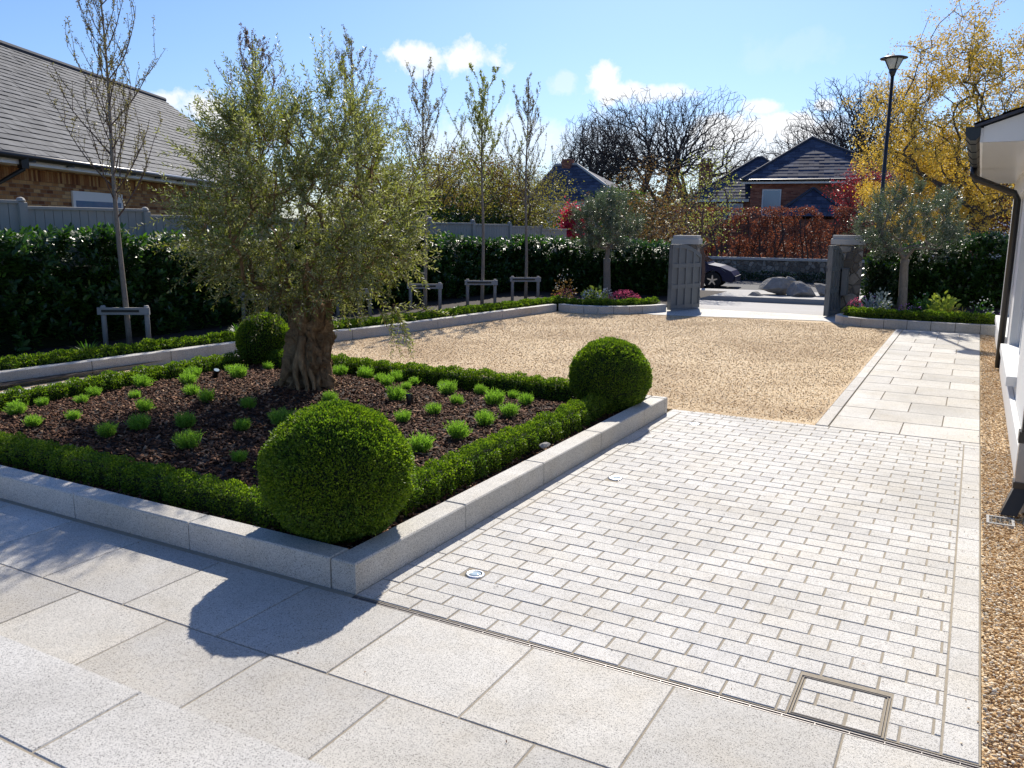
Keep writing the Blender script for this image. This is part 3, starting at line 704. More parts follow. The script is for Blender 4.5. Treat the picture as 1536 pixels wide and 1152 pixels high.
def shoots(base, c, per, L0, L1, npair, leafL, leafW, upb=.55, droop=.0, spread=.7):
    V = []; SV = []
    for p in base:
        for _ in range(rng.poisson(per)):
            out_ = p-np.array(c); out_ = out_/max(np.linalg.norm(out_),.01); low = max(0,-(p[2]-c[2]))/1.3
            d = out_*.8+rng.normal(0,spread,3)+np.array([0,0,upb-low*droop]); d /= np.linalg.norm(d)
            L = rng.uniform(L0,L1); m_ = int(npair*L/L1)+2
            tt = np.linspace(.1,1,m_); bend = np.array([0,0,-.22*L*low])
            q = p+d*L*tt[:,None]+bend*(tt[:,None]**2); s = np.cross(d,rng.normal(size=3)); s /= np.linalg.norm(s); s2 = np.cross(d,s)
            tw = np.where(np.arange(m_)%2==0,1.,0.)[:,None]; sv = s*tw+s2*(1-tw)
            lw = rng.uniform(.75,1.15,m_)*(1-.35*tt)
            for sg in (1,-1):
                dd = unit(d*.75+sv*sg*.8+rng.normal(0,.18,(m_,3))); V.append(leaves4(q,dd,leafL*lw,leafW*np.clip(lw,.8,1.1)))
            SV.append((p,p+d*L+bend))
    return np.concatenate(V), SV
def stick_mesh(name, SV, r_, mat, parent):
    P_ = np.array([q for s in SV for q in s]); A = P_[0::2]; B = P_[1::2]; D_ = unit(B-A); s = unit(np.cross(D_,[.3,.2,.9])); t_ = np.cross(D_,s)
    rs = []
    for k in range(3):
        a0,a1 = 2*PI*k/3,2*PI*(k+1)/3; u0 = s*math.cos(a0)+t_*math.sin(a0); u1 = s*math.cos(a1)+t_*math.sin(a1)
        rs.append(np.stack([A+u0*r_,A+u1*r_,B+u1*r_*.5,B+u0*r_*.5],1))
    return npmesh(name, np.concatenate(rs), 4, mat, parent)
V,SV = shoots(P[tips], cc, 2.9, .16,.42, 14, .068,.0155, .65, .7)
# long wayward shoots: low ones reaching out, upright ones at the top
lowp = np.array([(OX-.85,OY-.45,1.6),(OX-.7,OY-.7,1.9),(OX+.75,OY+.4,1.0),(OX+.85,OY+.4,1.3),(OX+.4,OY+.25,2.7),(OX+.15,OY+.2,2.9),(OX-.1,OY,2.9),(OX+.3,OY+.1,2.85),(OX-.4,OY-.25,2.8),(OX-.2,OY-.3,2.85),(OX-.3,OY-.2,2.7),(OX+.2,OY+.1,2.8),(OX-.5,OY-.3,2.6),(OX+.65,OY+.3,.95),(OX-.6,OY-.6,1.5),(OX+.5,OY+.2,2.45),(OX-.75,OY-.35,2.2)])
V2,SV2 = shoots(lowp, cc, 5, .3,.65, 24, .064,.0145, .5, 1.0, .45); npmesh('foliage', np.concatenate([V,V2]), 4, M_olive, ol); stick_mesh('shoots', SV+SV2, .0024, M_obark, ol)

def small_olive(label, x, y, z0, hc, rx, rz, zf, seed):
    t = thing('olive_tree', label, 'olive tree', (x,y,z0)); c = (x,y,hc)
    build('trunk', MB().tube([(x,y,z0-.05),(x+.02,y,z0+.3),(x-.01,y+.02,zf-.12),(x,y,zf)],[.10,.085,.08,.085],12), M_bark, t, True)
    pts = crown_pts(420, c, (rx,rx,rz), .35, -.75, .38, 2.2, seed)
    P,par = mst([(x,y,zf-.1),(x,y,zf)], pts, .3); r,k_ = radii(P,par,.0055,2.2,.06); skeleton_mesh('branches', P, par, r, M_bark, t)
    V,SV = shoots(P[2:], (x,y,hc-.3), 3.0, .14,.34, 11, .062,.018, .75, .3, .5)
    npmesh('foliage', V, 4, M_olive2, t); return t
small_olive('small round-headed olive tree right of the gate in front of the laurel hedge', -1.27,18.85,.10, 1.80,.98,.80,1.15, 5.)
small_olive('small round-headed olive tree left of the gate beside pink flowers', -7.62,18.5,.06, 1.78,.78,.72,1.02, 9.)

# --- young pleached saplings
def sapling(label, x, y, H, rad, nb, budm, budn, budL, z1=1.9, lean=(0,0), seed=0):
    r_ = np.random.default_rng(seed); t = thing('young_tree', label, 'young tree', (x,y,.04), 'young trees in a row along the laurel hedge')
    tr = [(x+lean[0]*f+.015*math.sin(f*9+seed),y+lean[1]*f+.015*math.cos(f*7+seed),.0+H*f) for f in np.linspace(0,1,16)]
    build('trunk', MB().tube(tr,[.038*(1-f)**.9+.004 for f in np.linspace(0,1,16)],8), M_bark, t, True)
    m = MB(); buds = []
    def br(p,d,L,r0,lev):
        n_ = 7 if lev==0 else 4; pts = [Vector(p)]; dd = Vector(d)
        for k in range(n_):
            dd = (dd+Vector((r_.normal(0,.09),r_.normal(0,.09),.13 if lev==0 else .10))).normalized(); pts.append(pts[-1]+dd*L/n_)
        m.tube(pts,[r0*(1-.8*k/n_)+.001 for k in range(n_+1)],4,False)
        for k in range(1,n_+1):
            for _ in range(2): buds.append((pts[k]+(pts[k-1]-pts[k])*r_.random(),dd))
            if lev < 2 and r_.random() < (.75 if lev==0 else .35):
                a = r_.uniform(0,2*PI); s = Vector((math.cos(a),math.sin(a),.7)); br(pts[k],(dd*.8+s*.6).normalized(),L*r_.uniform(.22,.45),r0*.5,lev+1)
    for b in range(nb):
        f = (b+r_.random())/nb; z = z1+(H-.4-z1)*f; a = b*2.4+r_.uniform(-.5,.5)
        wd = rad*(1.15-f*.75)*r_.uniform(.7,1.15); L = wd*1.9
        idx = min(15,z/H*15); q = Vector(tr[int(idx)]).lerp(Vector(tr[min(15,int(idx)+1)]),idx%1)
        br(q,Vector((math.cos(a)*.75,math.sin(a)*.75,.75)).normalized(),L,.010*(1.1-f*.5),0)
    build('branches', m, M_twig, t)
    P = []; D_ = []
    for p,d in buds:
        for _ in range(budn):
            P.append(tuple(Vector(p)+Vector(r_.normal(0,.012,3)))); D_.append(tuple(Vector(d)+Vector(r_.normal(0,.8,3))))
    npmesh('buds', leaves4(np.array(P),np.array(D_),r_.uniform(.6,1.2,len(P))*budL,budL*.5), 4, budm, t); return t
sapling('bare young tree with small buds and a pale trunk, nearest and leftmost of the row', -10.5,7.75,5.35,.74,28,M_bud,2,.030,1.75,(-.05,0),1)
sapling('bare young tree behind the left side of the big olive crown', -10.62,10.55,4.80,.70,24,M_budp,2,.035,1.9,(0,0),2)
sapling('bare young tree rising straight behind the middle of the big olive crown', -10.12,12.45,5.05,.62,24,M_bud,2,.035,1.9,(0,0),3)
sapling('bare young tree just right of the big olive crown', -9.85,14.25,4.75,.62,22,M_bud,2,.032,2.0,(0,0),4)
sapling('young tree opening pale green leaves, second from the right of the row', -9.45,15.85,4.9,.66,22,M_budg,3,.040,2.0,(0,0),5)
sapling('bare slender young tree, last of the row before the gate', -9.2,17.4,4.95,.62,24,M_bud,2,.032,1.9,(0,0),6)
sd = [(-10.47,7.71,'nearest'),(-10.68,10.5,''),(-10.2,12.38,''),(-9.83,14.2,''),(-9.45,15.8,''),(-9.18,17.35,'')]
st_lab = ['grey timber stake frame strapped round the nearest young tree','grey timber stake frame behind the box ball left of the olive trunk','grey timber stake frame hidden behind the olive trunk','grey timber stake frame at the tree just right of the olive crown','grey timber stake frame at the young tree with pale green leaves','grey timber stake frame at the last slender tree before the gate']
ax = Vector((.85,.52,0)).normalized()
t0 = None
for i,(x,y,_) in enumerate(sd):
    if t0 is None:
        t0 = thing('tree_stake', 'x', 'tree stake', (0,0,0))
        m = MB()
        for s in (-1,1):
            build('post', MB().lathe([(.035,-.05),(.035,.55),(.028,.565)],(ax.x*s*.30,ax.y*s*.30,0),12), M_wood, t0, True)
        nn = Vector((-ax.y,ax.x,0)); c = -nn*.045
        q = [c-ax*.36-nn*.016,c+ax*.36-nn*.016,c+ax*.36+nn*.016,c-ax*.36+nn*.016]; build('crossbar', MB().prism([(p.x,p.y) for p in q],.44,.54), M_wood, t0)
        b = c-nn*.02; q = [b-ax*.30-nn*.003,b+ax*.22-nn*.003,b+ax*.22+nn*.003,b-ax*.30+nn*.003]; st = build('strap', MB().prism([(p.x,p.y) for p in q],.475,.51), M_black, t0)
        build('tie', MB().lathe([(.05,.47),(.056,.475),(.056,.515),(.05,.52)],(0,0,0),16), M_black, t0, True)
        o = t0
    else: o = copytree(t0)
    o.location = (x,y,.045); o['label'] = st_lab[i]; o['group'] = 'stake frames holding the young trees'

# --- laurel hedges
def laurel(label, pts, wd, hs, n_, L=.10, z0=.03, face=-1, W=.40):
    t = thing('laurel_hedge', label, 'laurel hedge', (pts[0][0],pts[0][1],z0))
    segs = [(np.array(a),np.array(b),ha,hb) for (a,b,ha,hb) in zip(pts,pts[1:],hs,hs[1:])]; tot_ = sum(np.linalg.norm(b-a) for a,b,_,_ in segs)
    V = []; core = MB(); st_ = MB()
    for a,b,ha,hb in segs:
        d = b-a; ln = np.linalg.norm(d); d = d/ln; nn = np.array([-d[1],d[0]])*face; ns = int(n_*ln/tot_/14)
        u = rng.uniform(0,ln,ns); h0 = ha+(hb-ha)*u/ln
        plant = np.array([.20*nz((uu/.55,a[0],3),1.) for uu in u]); H_ = h0+plant*.9
        zz = z0+H_*(rng.uniform(0,1,ns)**.75); front = wd/2+np.array([.16*nz((uu/.45,z_*1.3,a[1]),1.) for uu,z_ in zip(u,zz)])
        dep = np.where(rng.random(ns)<.72, front-rng.uniform(0,.16,ns), rng.uniform(-wd/2,wd/2,ns)); topm = dep < front-.17; zz = np.where(topm, z0+H_-rng.uniform(0,.18,ns), zz)
        base = np.concatenate([a[None]+d[None]*u[:,None]+nn[None]*dep[:,None], zz[:,None]],1)
        ax_ = unit(np.concatenate([nn[None]*np.where(topm,.1,.5)[:,None], np.full((ns,1),1.)],1)+rng.normal(0,.28,(ns,3)))
        for k in range(14):
            ph = k*2.4+rng.uniform(0,6,ns); s = unit(np.cross(ax_,[.31,.2,.93]*np.ones((ns,3)))); s2 = np.cross(ax_,s); rad = s*np.cos(ph)[:,None]+s2*np.sin(ph)[:,None]
            q = base+ax_*(k*.016); dd = unit(rad*.9+ax_*(.25+.05*k)+np.array([0,0,-.15])); V.append(leaves6(q,dd,rng.uniform(.7,1.1,ns)*L,rng.uniform(.85,1.1,ns)*L*W,ax_))
        c_ = a-d*.1; e_ = b+d*.1; k2 = nn*wd*.28
        q = [c_-k2,e_-k2,e_+k2,c_+k2]; vs = [(p[0],p[1],z0) for p in q]+[(q[0][0],q[0][1],z0+ha*.78),(q[1][0],q[1][1],z0+hb*.78),(q[2][0],q[2][1],z0+hb*.78),(q[3][0],q[3][1],z0+ha*.78)]
        core.add(vs,[(0,1,5,4),(1,2,6,5),(2,3,7,6),(3,0,4,7),(4,5,6,7)])
        for i in range(int(ln/.5)):
            p = a+d*(i+.5)*.5+nn*wd*.3; st_.tube([(p[0],p[1],z0-.03),(p[0]+rng.normal(0,.05),p[1]+rng.normal(0,.05),z0+ha*.7)],[.018,.008],5)
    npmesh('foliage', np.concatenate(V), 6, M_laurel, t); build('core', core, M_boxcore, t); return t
laurel('tall dark glossy laurel hedge along the grey fence on the left', [(-11.35,2.5),(-11.4,7),(-11.35,12),(-11.2,17.5),(-11.0,20.2)], .85, [1.40,1.42,1.36,1.24,1.12], 74000, .115)
laurel('dark laurel hedge behind the left olive, running to the gate pillar', [(-11.0,20.2),(-8.6,20.6),(-6.2,20.9)], .8, [1.28,1.22,1.2], 20000, .105)
laurel('glossy laurel hedge behind the right olive, between gate pillar and white house', [(-2.05,20.6),(0.0,21.2),(2.2,21.4)], .9, [1.12,1.42,1.3], 20000, .105)
# strap-leaved clumps at the foot of the laurels
for i,(x,y,s_) in enumerate([(-9.95,5.3,1.),(-9.75,6.6,.9),(-9.75,9.1,.8),(-9.35,11.0,.6),(-8.9,14.0,.6),(-9.9,4.0,1.)]):
    n_ = 60; a = rng.uniform(0,2*PI,n_); V = []
    for k in range(n_):
        L = rng.uniform(.25,.42)*s_; c_,q_ = math.cos(a[k]),math.sin(a[k]); e = rng.uniform(.3,.9); pp = [np.array([x,y,.05])+np.array([c_*L*f*e,q_*L*f*e,L*(f-.62*f*f*e*1.2)]) for f in (0,.35,.7,1)]
        s = np.array([-q_,c_,0])*.009
        for f0,f1,w0,w1 in ((0,1,1,1),(1,2,1,.8),(2,3,.8,.1)): V.append([pp[f0]-s*w0,pp[f0]+s*w0,pp[f1]+s*w1,pp[f1]-s*w1])
    o = npmesh('strap_leaf_plant', np.array(V), 4, M_grass)
    lab = ['clump of arching strap leaves between the near hedge and the first tree stake','low clump of arching leaves at the foot of the first young tree','clump of arching leaves right of the first tree stake by the laurels','small grassy clump behind the outer hedge near the olive crown','small grassy clump by the stakes of the later young trees','clump of arching strap leaves at the left edge of the picture'][i]
    tag(o, lab, 'plant', 'strap-leaved clumps under the laurels')

# flowers in the two small beds
def flower(label, x, y, z, wd, h, leafm, fl=None, nl=160, nf=0, L=.05, fL=.03, name='flowering_plant', cat='flowers'):
    z += .03; h *= 1.12; nf = int(nf*1.5); t = thing(name, label, cat, (x,y,z)); u = rdir(nl); u[:,2] = np.abs(u[:,2]); P = np.array([x,y,z])+u*np.array([wd,wd,h])*rng.uniform(.3,1,nl)[:,None]
    npmesh('foliage', leaves6(P,u+rdir(nl)*.6,rng.uniform(.7,1.2,nl)*L,L*.5), 6, leafm, t)
    if nf:
        u = rdir(nf); u[:,2] = np.abs(u[:,2]); P = np.array([x,y,z])+u*np.array([wd,wd,h])*rng.uniform(.95,1.15,nf)[:,None]; npmesh('blossom', leaves4(P,u+rdir(nf)*.7,rng.uniform(.7,1.2,nf)*fL,fL*.8), 4, fl, t)
    return t
flower('pink heather cushion behind the box hedge left of the gate', -6.55,16.95,.06,.34,.26,M_ever,M_pinkf,200,420,.04,.035)
flower('lime green leafy perennial at the foot of the left olive', -7.4,17.3,.06,.28,.34,M_lime,None,260,0,.09)
flower('white flowered plant just left of the left olive trunk', -7.25,16.75,.06,.2,.27,M_ever,M_whitef,150,70,.05,.04)
flower('pale pink flowered plant at the corner of the left bed', -7.75,16.55,.06,.28,.26,M_yg,M_pinkf,160,60,.05,.03)
flower('yellow and white flowers in front of the left olive trunk', -6.95,16.9,.06,.18,.27,M_lime,M_whitef,120,80,.04,.035)
flower('bronze leaved shrub against the dark laurels left of the left olive', -8.3,17.6,.06,.3,.55,M_bronze,M_whitef,160,24,.06,.035)
flower('pink flowers over the hedge nearest the right gate leaf', -1.95,17.15,.09,.16,.27,M_ever,M_pinkf,90,130,.04,.03)
flower('silver blue leafy plant at the left of the right bed', -1.72,17.4,.09,.22,.34,M_silver,M_violet,200,30,.07,.03)
flower('lime cushion plant left of the right olive trunk', -1.45,17.1,.09,.18,.27,M_lime,None,160,0,.04)
flower('grey green spurge left of the right olive trunk, taller', -1.6,18.2,.09,.22,.42,M_silver,None,160,0,.08)
flower('violet flowered low plant in front of the right olive trunk', -1.0,17.1,.09,.25,.24,M_ever,M_violet,160,60,.04,.03)
flower('dark green leafy plant right of the right olive trunk', -.82,17.9,.09,.24,.36,M_grass,M_whitef,200,16,.09,.03)
flower('large lime green perennial right of the right olive trunk', -.45,17.4,.09,.27,.42,M_lime,None,260,0,.11)
flower('low yellow green cushion plant beside the large lime perennial', -.25,17.0,.09,.32,.25,M_yg,None,240,0,.05)
flower('loose white flowered plant in front of the right laurel hedge', .15,17.3,.09,.24,.34,M_grass,M_whitef,90,40,.07,.03)
flower('tall violet flower with green leaves near the white house', .62,17.4,.09,.16,.36,M_grass,M_violet,70,50,.09,.03)

# ------------------------------------------------------------------ fence
def fz(y): return float(np.interp(y,[2,7,9.3,10.3,18,20.1,22.1,24.2,25.4],[2.12,2.05,1.93,1.89,1.84,1.82,1.78,1.71,1.64]))
t = thing('garden_fence', 'grey vertical-boarded garden fence with round-topped posts behind the laurel hedge', 'fence', (-12,3.2,0))
y = 3.2
while y < 25.2:
    h = fz(y+1.0); e = min(y+2.05,25.6)
    m = MB(); nb = 14; bw = (e-y-.10)/nb
    for k in range(nb):
        a = y+.05+k*bw; m.box(-12.012,-11.99,a+.004,a+bw-.004,.0,h-.045)
    m.box(-12.03,-12.012,y+.05,e-.05,.02,h-.05); build('board_panel', m, M_fence, t)
    build('rail', MB().box(-12.03,-11.965,y+.05,e-.05,h-.045,h,.004), M_fence, t)
    m = MB(); m.box(-12.06,-11.94,y-.06,y+.06,0,h+.05,.006); m.lathe([(.04,0),(.062,.012),(.062,.03),(.045,.06),(.012,.075)],(-12,y,h+.05),12); build('post', m, M_fence, t)
    y += 2.05

# ------------------------------------------------------------------ gate pillars, gate leaves
def pillar(label, cx, cy, wd, h, rot=0.):
    t = thing('gate_pillar', label, 'gate pillar', (cx,cy,0)); k = wd/2
    build('shaft', MB().box(cx-k,cx+k,cy-k,cy+k,-.1,h-.19,.01,rot), M_rubble, t)
    m = MB(); m.box(cx-k-.04,cx+k+.04,cy-k-.04,cy+k+.04,h-.19,h-.075,.004,rot); m.box(cx-k-.01,cx+k+.01,cy-k-.01,cy+k+.01,h-.075,h,.006,rot); build('cap', m, M_cap, t); return t
pillar('rubble stone gate pillar with pale cap behind the open left gate leaf', -5.74,18.6,.52,1.58,.15)
pillar('rubble stone gate pillar with pale cap beside the right olive', -2.40,19.05,.60,1.62,.12)
tag(build('garden_wall', MB().box(-11,-7.2,21.55,21.8,-.1,1.0), M_rubble), 'rubble stone boundary wall behind the left laurel hedge', 'wall')
def gate(label, a, b, za, zb, curve):
    A = Vector((*a,0)); B = Vector((*b,0)); d = B-A; L = d.length; d.normalize(); nn = Vector((-d.y,d.x,0))
    t = thing('gate_leaf', label, 'gate', (a[0],a[1],0), 'pair of open grey driveway gates')
    def top(f): return za+(zb-za)*(max(0,(f-.35)/.65)**1.6 if curve else f)
    ns = 16; vt = [A+d*L*k/ns for k in range(ns+1)]
    m = MB(); th = nn*.022
    for k in range(ns):
        p,q = vt[k],vt[k+1]; z0,z1 = top(k/ns),top((k+1)/ns)
        m.add([(p-th)+Vector((0,0,.03)),(q-th)+Vector((0,0,.03)),(q-th)+Vector((0,0,z1)),(p-th)+Vector((0,0,z0)),(p+th)+Vector((0,0,.03)),(q+th)+Vector((0,0,.03)),(q+th)+Vector((0,0,z1)),(p+th)+Vector((0,0,z0))],
              [(0,1,2,3),(5,4,7,6),(3,2,6,7),(0,4,5,1)]+([(0,3,7,4)] if k==0 else [])+([(1,5,6,2)] if k==ns-1 else []))
    build('leaf_board', m, M_gate, t)
    # frame rails/stiles proud of the board on both faces
    m = MB(); nc_ = 4; sw = .035
    def bar(f0,f1,z0a,z1a,z0b,z1b,pr=.026):
        for s in (-1,1):
            o_ = nn*s*.022; o2 = nn*s*(.022+pr); p,q = A+d*L*f0,A+d*L*f1
            vs = [p+o_+Vector((0,0,z0a)),q+o_+Vector((0,0,z0b)),q+o_+Vector((0,0,z1b)),p+o_+Vector((0,0,z1a)),p+o2+Vector((0,0,z0a)),q+o2+Vector((0,0,z0b)),q+o2+Vector((0,0,z1b)),p+o2+Vector((0,0,z1a))]
            m.add(vs,[(4,5,6,7),(0,1,5,4),(1,2,6,5),(2,3,7,6),(3,0,4,7)])
    for c_ in range(nc_+1):
        f = c_/nc_; w2 = sw/L; f0,f1 = max(0,f-w2),min(1,f+w2); bar(f0,f1,.03,top((f0+f1)/2)-.004,.03,top((f0+f1)/2)-.004)
    for r_ in range(3):
        z = .03+r_*.44; bar(0,1,z,z+.09,z,z+.09,.022)
    for k in range(ns): bar(k/ns,(k+1)/ns,top(k/ns)-.08,top(k/ns)+.004,top((k+1)/ns)-.08,top((k+1)/ns)+.004,.023)
    build('frame', m, M_gate, t)
    build('hinge', MB().lathe([(.02,0),(.02,.12)],(B.x+d.x*.02,B.y+d.y*.02,.3),8), M_blackm, t); build('hinge', MB().lathe([(.02,0),(.02,.12)],(B.x+d.x*.02,B.y+d.y*.02,.95),8), M_blackm, t); return t
gate('grey panelled gate leaf standing open in front of the left pillar', (-5.63,17.17), (-5.30,18.15), 1.40, 1.17, True)
gate('grey gate leaf seen edge-on, open beside the right pillar', (-2.55,17.72), (-2.46,18.70), 1.42, 1.17, True)
t = thing('gate_motor', 'small grey box mounted low on the right gate pillar', 'gate motor', (-2.2,18.5,.6)); build('housing', MB().box(-2.40,-2.29,18.45,18.70,.40,.93,.01), M_gate, t); build('lid', MB().box(-2.405,-2.285,18.445,18.705,.93,.955,.005), M_gate, t)

# ------------------------------------------------------------------ small fittings
m0 = None
for i,(x,y) in enumerate(lights_xy):
    if i == 0:
        m0 = thing('ground_light', 'x', 'ground light', (0,0,0)); build('ring', MB().lathe([(.048,-.03),(.052,.0),(.050,.004),(.036,.006),(.034,.003)],(0,0,0),28), M_steel, m0, True)
        build('lens', MB().lathe([(.033,-.002),(.030,.0045),(.015,.0055),(.001,.006)],(0,0,0),24), M_glassl, m0, True); build('screw', MB().lathe([(.004,.004),(.004,.0068)],(.043,0,0),8), M_galv, m0); o = m0
    else: o = copytree(m0)
    o.location = (x,y,.0); o['group'] = 'round steel lights let into the setts'
    o['label'] = ['round steel light set in the paving nearest the camera','round steel light set in the paving, middle one of three','round steel light set in the paving nearest the gravel'][i]
t = thing('access_cover', 'rectangular recessed cover with steel frame filled with granite setts', 'access cover', (-.29,3.1,0))
m = MB(); a,b,c,d = MH
for k,(o_,w_) in enumerate(((.003,.0022),(.013,.0022))):
    A_,B_,C_,D_2 = a+o_,b-o_,c+o_,d-o_
    for bx in ((A_,B_,C_,C_+w_),(A_,B_,D_2-w_,D_2),(A_,A_+w_,C_+w_,D_2-w_),(B_-w_,B_,C_+w_,D_2-w_)): m.box(*bx,-.02,.002+.0004*k)
build('frame', m, plain('pale_steel',(.30,.27,.23),.8,.1), t)
mb = MB(); q = .018; A_,B_,C_,D_2 = a+q,b-q,c+q,d-q; r3 = (D_2-C_)/3; ww = B_-A_
for r_,cuts in enumerate(([0,.60,1],[0,.22,1],[0,.62,1])):
    for f0,f1 in zip(cuts,cuts[1:]): sett(A_+ww*f0,A_+ww*f1,C_+r3*r_,C_+r3*(r_+1),.005)
build('sett_infill', mb, M_sett, t); build('mortar_tray', MB().box(a+.001,b-.001,c+.001,d-.001,-.03,-.0034), M_joint, t)
t = thing('slot_drain', 'narrow slot drain with small steel bridges between flagstones and setts', 'drain', (-2.47,2.93,0))
build('channel', MB().box(-2.46,.30,2.925,2.937,-.10,-.022), M_dark, t)
m = MB(); m.box(-2.46,.30,2.922,2.9248,-.10,-.002); m.box(-2.46,.30,2.9372,2.940,-.10,-.002); build('rim', m, M_galv, t)
m = MB()
for i in range(24): m.box(-2.44+.116*i,-2.44+.116*i+.0025,2.9249,2.9371,-.02,-.003)
build('bridge_bars', m, M_galv, t)
def spot(label, x, y, yaw, tilt):
    t = thing('garden_spotlight', label, 'spotlight', (x,y,bedz(x,y)), 'black spike spotlights in the bark')
    z = bedz(x,y); d = Vector((math.cos(yaw)*math.sin(tilt),math.sin(yaw)*math.sin(tilt),math.cos(tilt))); c = Vector((x,y,z+.05))
    build('housing', MB().tube([c-d*.05,c-d*.045,c+d*.045,c+d*.05],[.022,.030,.030,.033],16), M_black, t, True); build('lens', MB().tube([c+d*.0495,c+d*.053],[.028,.027],16), M_glassl, t)
    build('spike', MB().tube([(x,y,z-.05),(x,y,z+.03)],.007,8), M_black, t); return t
spot('small black spotlight in the bark left of the olive trunk, lens tilted up', -6.97,6.16,-.2,.5)
spot('small black spotlight in the bark right of the olive trunk', -4.42,6.12,2.4,.45)
t = thing('drain_gully', 'pale plastic gully grate in the gravel below the near downpipe', 'gully', (.28,5.72,0))
m = MB(); m.box(.205,.355,5.64,5.655,-.02,.006); m.box(.205,.355,5.785,5.80,-.02,.006); m.box(.205,.22,5.655,5.785,-.02,.006); m.box(.34,.355,5.655,5.785,-.02,.006); build('frame', m, M_concrete, t)
m = MB()
for i in range(5): m.box(.22+.024*i+.008,.22+.024*i+.016,5.655,5.785,-.01,.004)
for i in range(3): m.box(.22,.34,5.68+.035*i,5.687+.035*i,-.012,.003)
build('grate', m, M_blackm, t); build('sump', MB().box(.221,.339,5.656,5.784,-.05,-.011), M_dark, t)
# little plant tag stones / broken stone on kerb
v,f = ico(2); m = MB(); m.add([(-2.66+p[0]*.035*(1+.4*nz(p,2)),5.36+p[1]*.06*(1+.4*nz(p,2,3)),.165+p[2]*.02*(1+.4*nz(p,3))) for p in v],f)
tag(build('loose_stone', m, M_rock), 'small loose stone lying on the granite kerb beside the hedge', 'stone')

# litter: leaf scraps and strayed gravel on the paving
nl_ = 260; P = np.stack([rng.uniform(-6,.15,nl_),rng.uniform(1.8,7.6,nl_),np.full(nl_,.004)],1); ok = (P[:,1]<2.9)|(P[:,0]>-2.45); P = P[ok]
D_ = rdir(len(P)); D_[:,2] *= .25; tag(npmesh('leaf_litter', leaves4(P,D_,rng.uniform(.006,.018,len(P)),rng.uniform(.003,.007,len(P)),np.tile([0,0,1.],(len(P),1))), 4, M_chip), kind='stuff')
na = 170; e = np.abs(rng.normal(0,.05,na)); s1 = rng.integers(0,3,na); P = np.where((s1==0)[:,None], np.stack([.168-e,rng.uniform(3,12,na),np.full(na,.004)],1), np.where((s1==1)[:,None], np.stack([rng.uniform(-2.4,-1.2,na),7.79-e*1.6,np.full(na,.004)],1), np.stack([-1.13+e,rng.uniform(7.9,16,na),np.full(na,.004)],1)))
tag(stones('stray_gravel', P, .003,.006), kind='stuff')
# street lamp
lx,ly,lh = -1.93,20.1,5.28
t = thing('street_lamp', 'tall black street lamp with conical glass head behind the right olive', 'street lamp', (lx,ly,-.2))
build('post', MB().tube([(lx,ly,-.3),(lx,ly,2.2),(lx,ly,2.25),(lx,ly,lh-.35)],[.06,.055,.042,.036],14), M_blackm, t, True)
hd = build('lamp_head', MB().lathe([(.04,-.36),(.06,-.30),(.085,-.22),(.05,-.20)],(lx,ly,lh),20), M_blackm, t, True)
build('glass', MB().lathe([(.085,-.215),(.13,-.12),(.175,-.02),(.175,-.015)],(lx,ly,lh),24), plain('frosted_lamp_glass',(.62,.62,.55),.3,bstr=0), hd, True)
m = MB()
for k in range(4): a = k*PI/2+.5; build('bracket', MB().tube([(lx+math.cos(a)*.085,ly+math.sin(a)*.085,lh-.22),(lx+math.cos(a)*.195,ly+math.sin(a)*.195,lh-.01)],.012,6), M_blackm, hd)
build('canopy', MB().lathe([(.27,-.005),(.275,.005),(.20,.03),(.06,.05),(.01,.055)],(lx,ly,lh),28), M_blackm, t, True)
build('sticker', MB().box(lx-.05,lx+.05,ly-.0605,ly-.0585,2.02,2.20), M_cream, t)

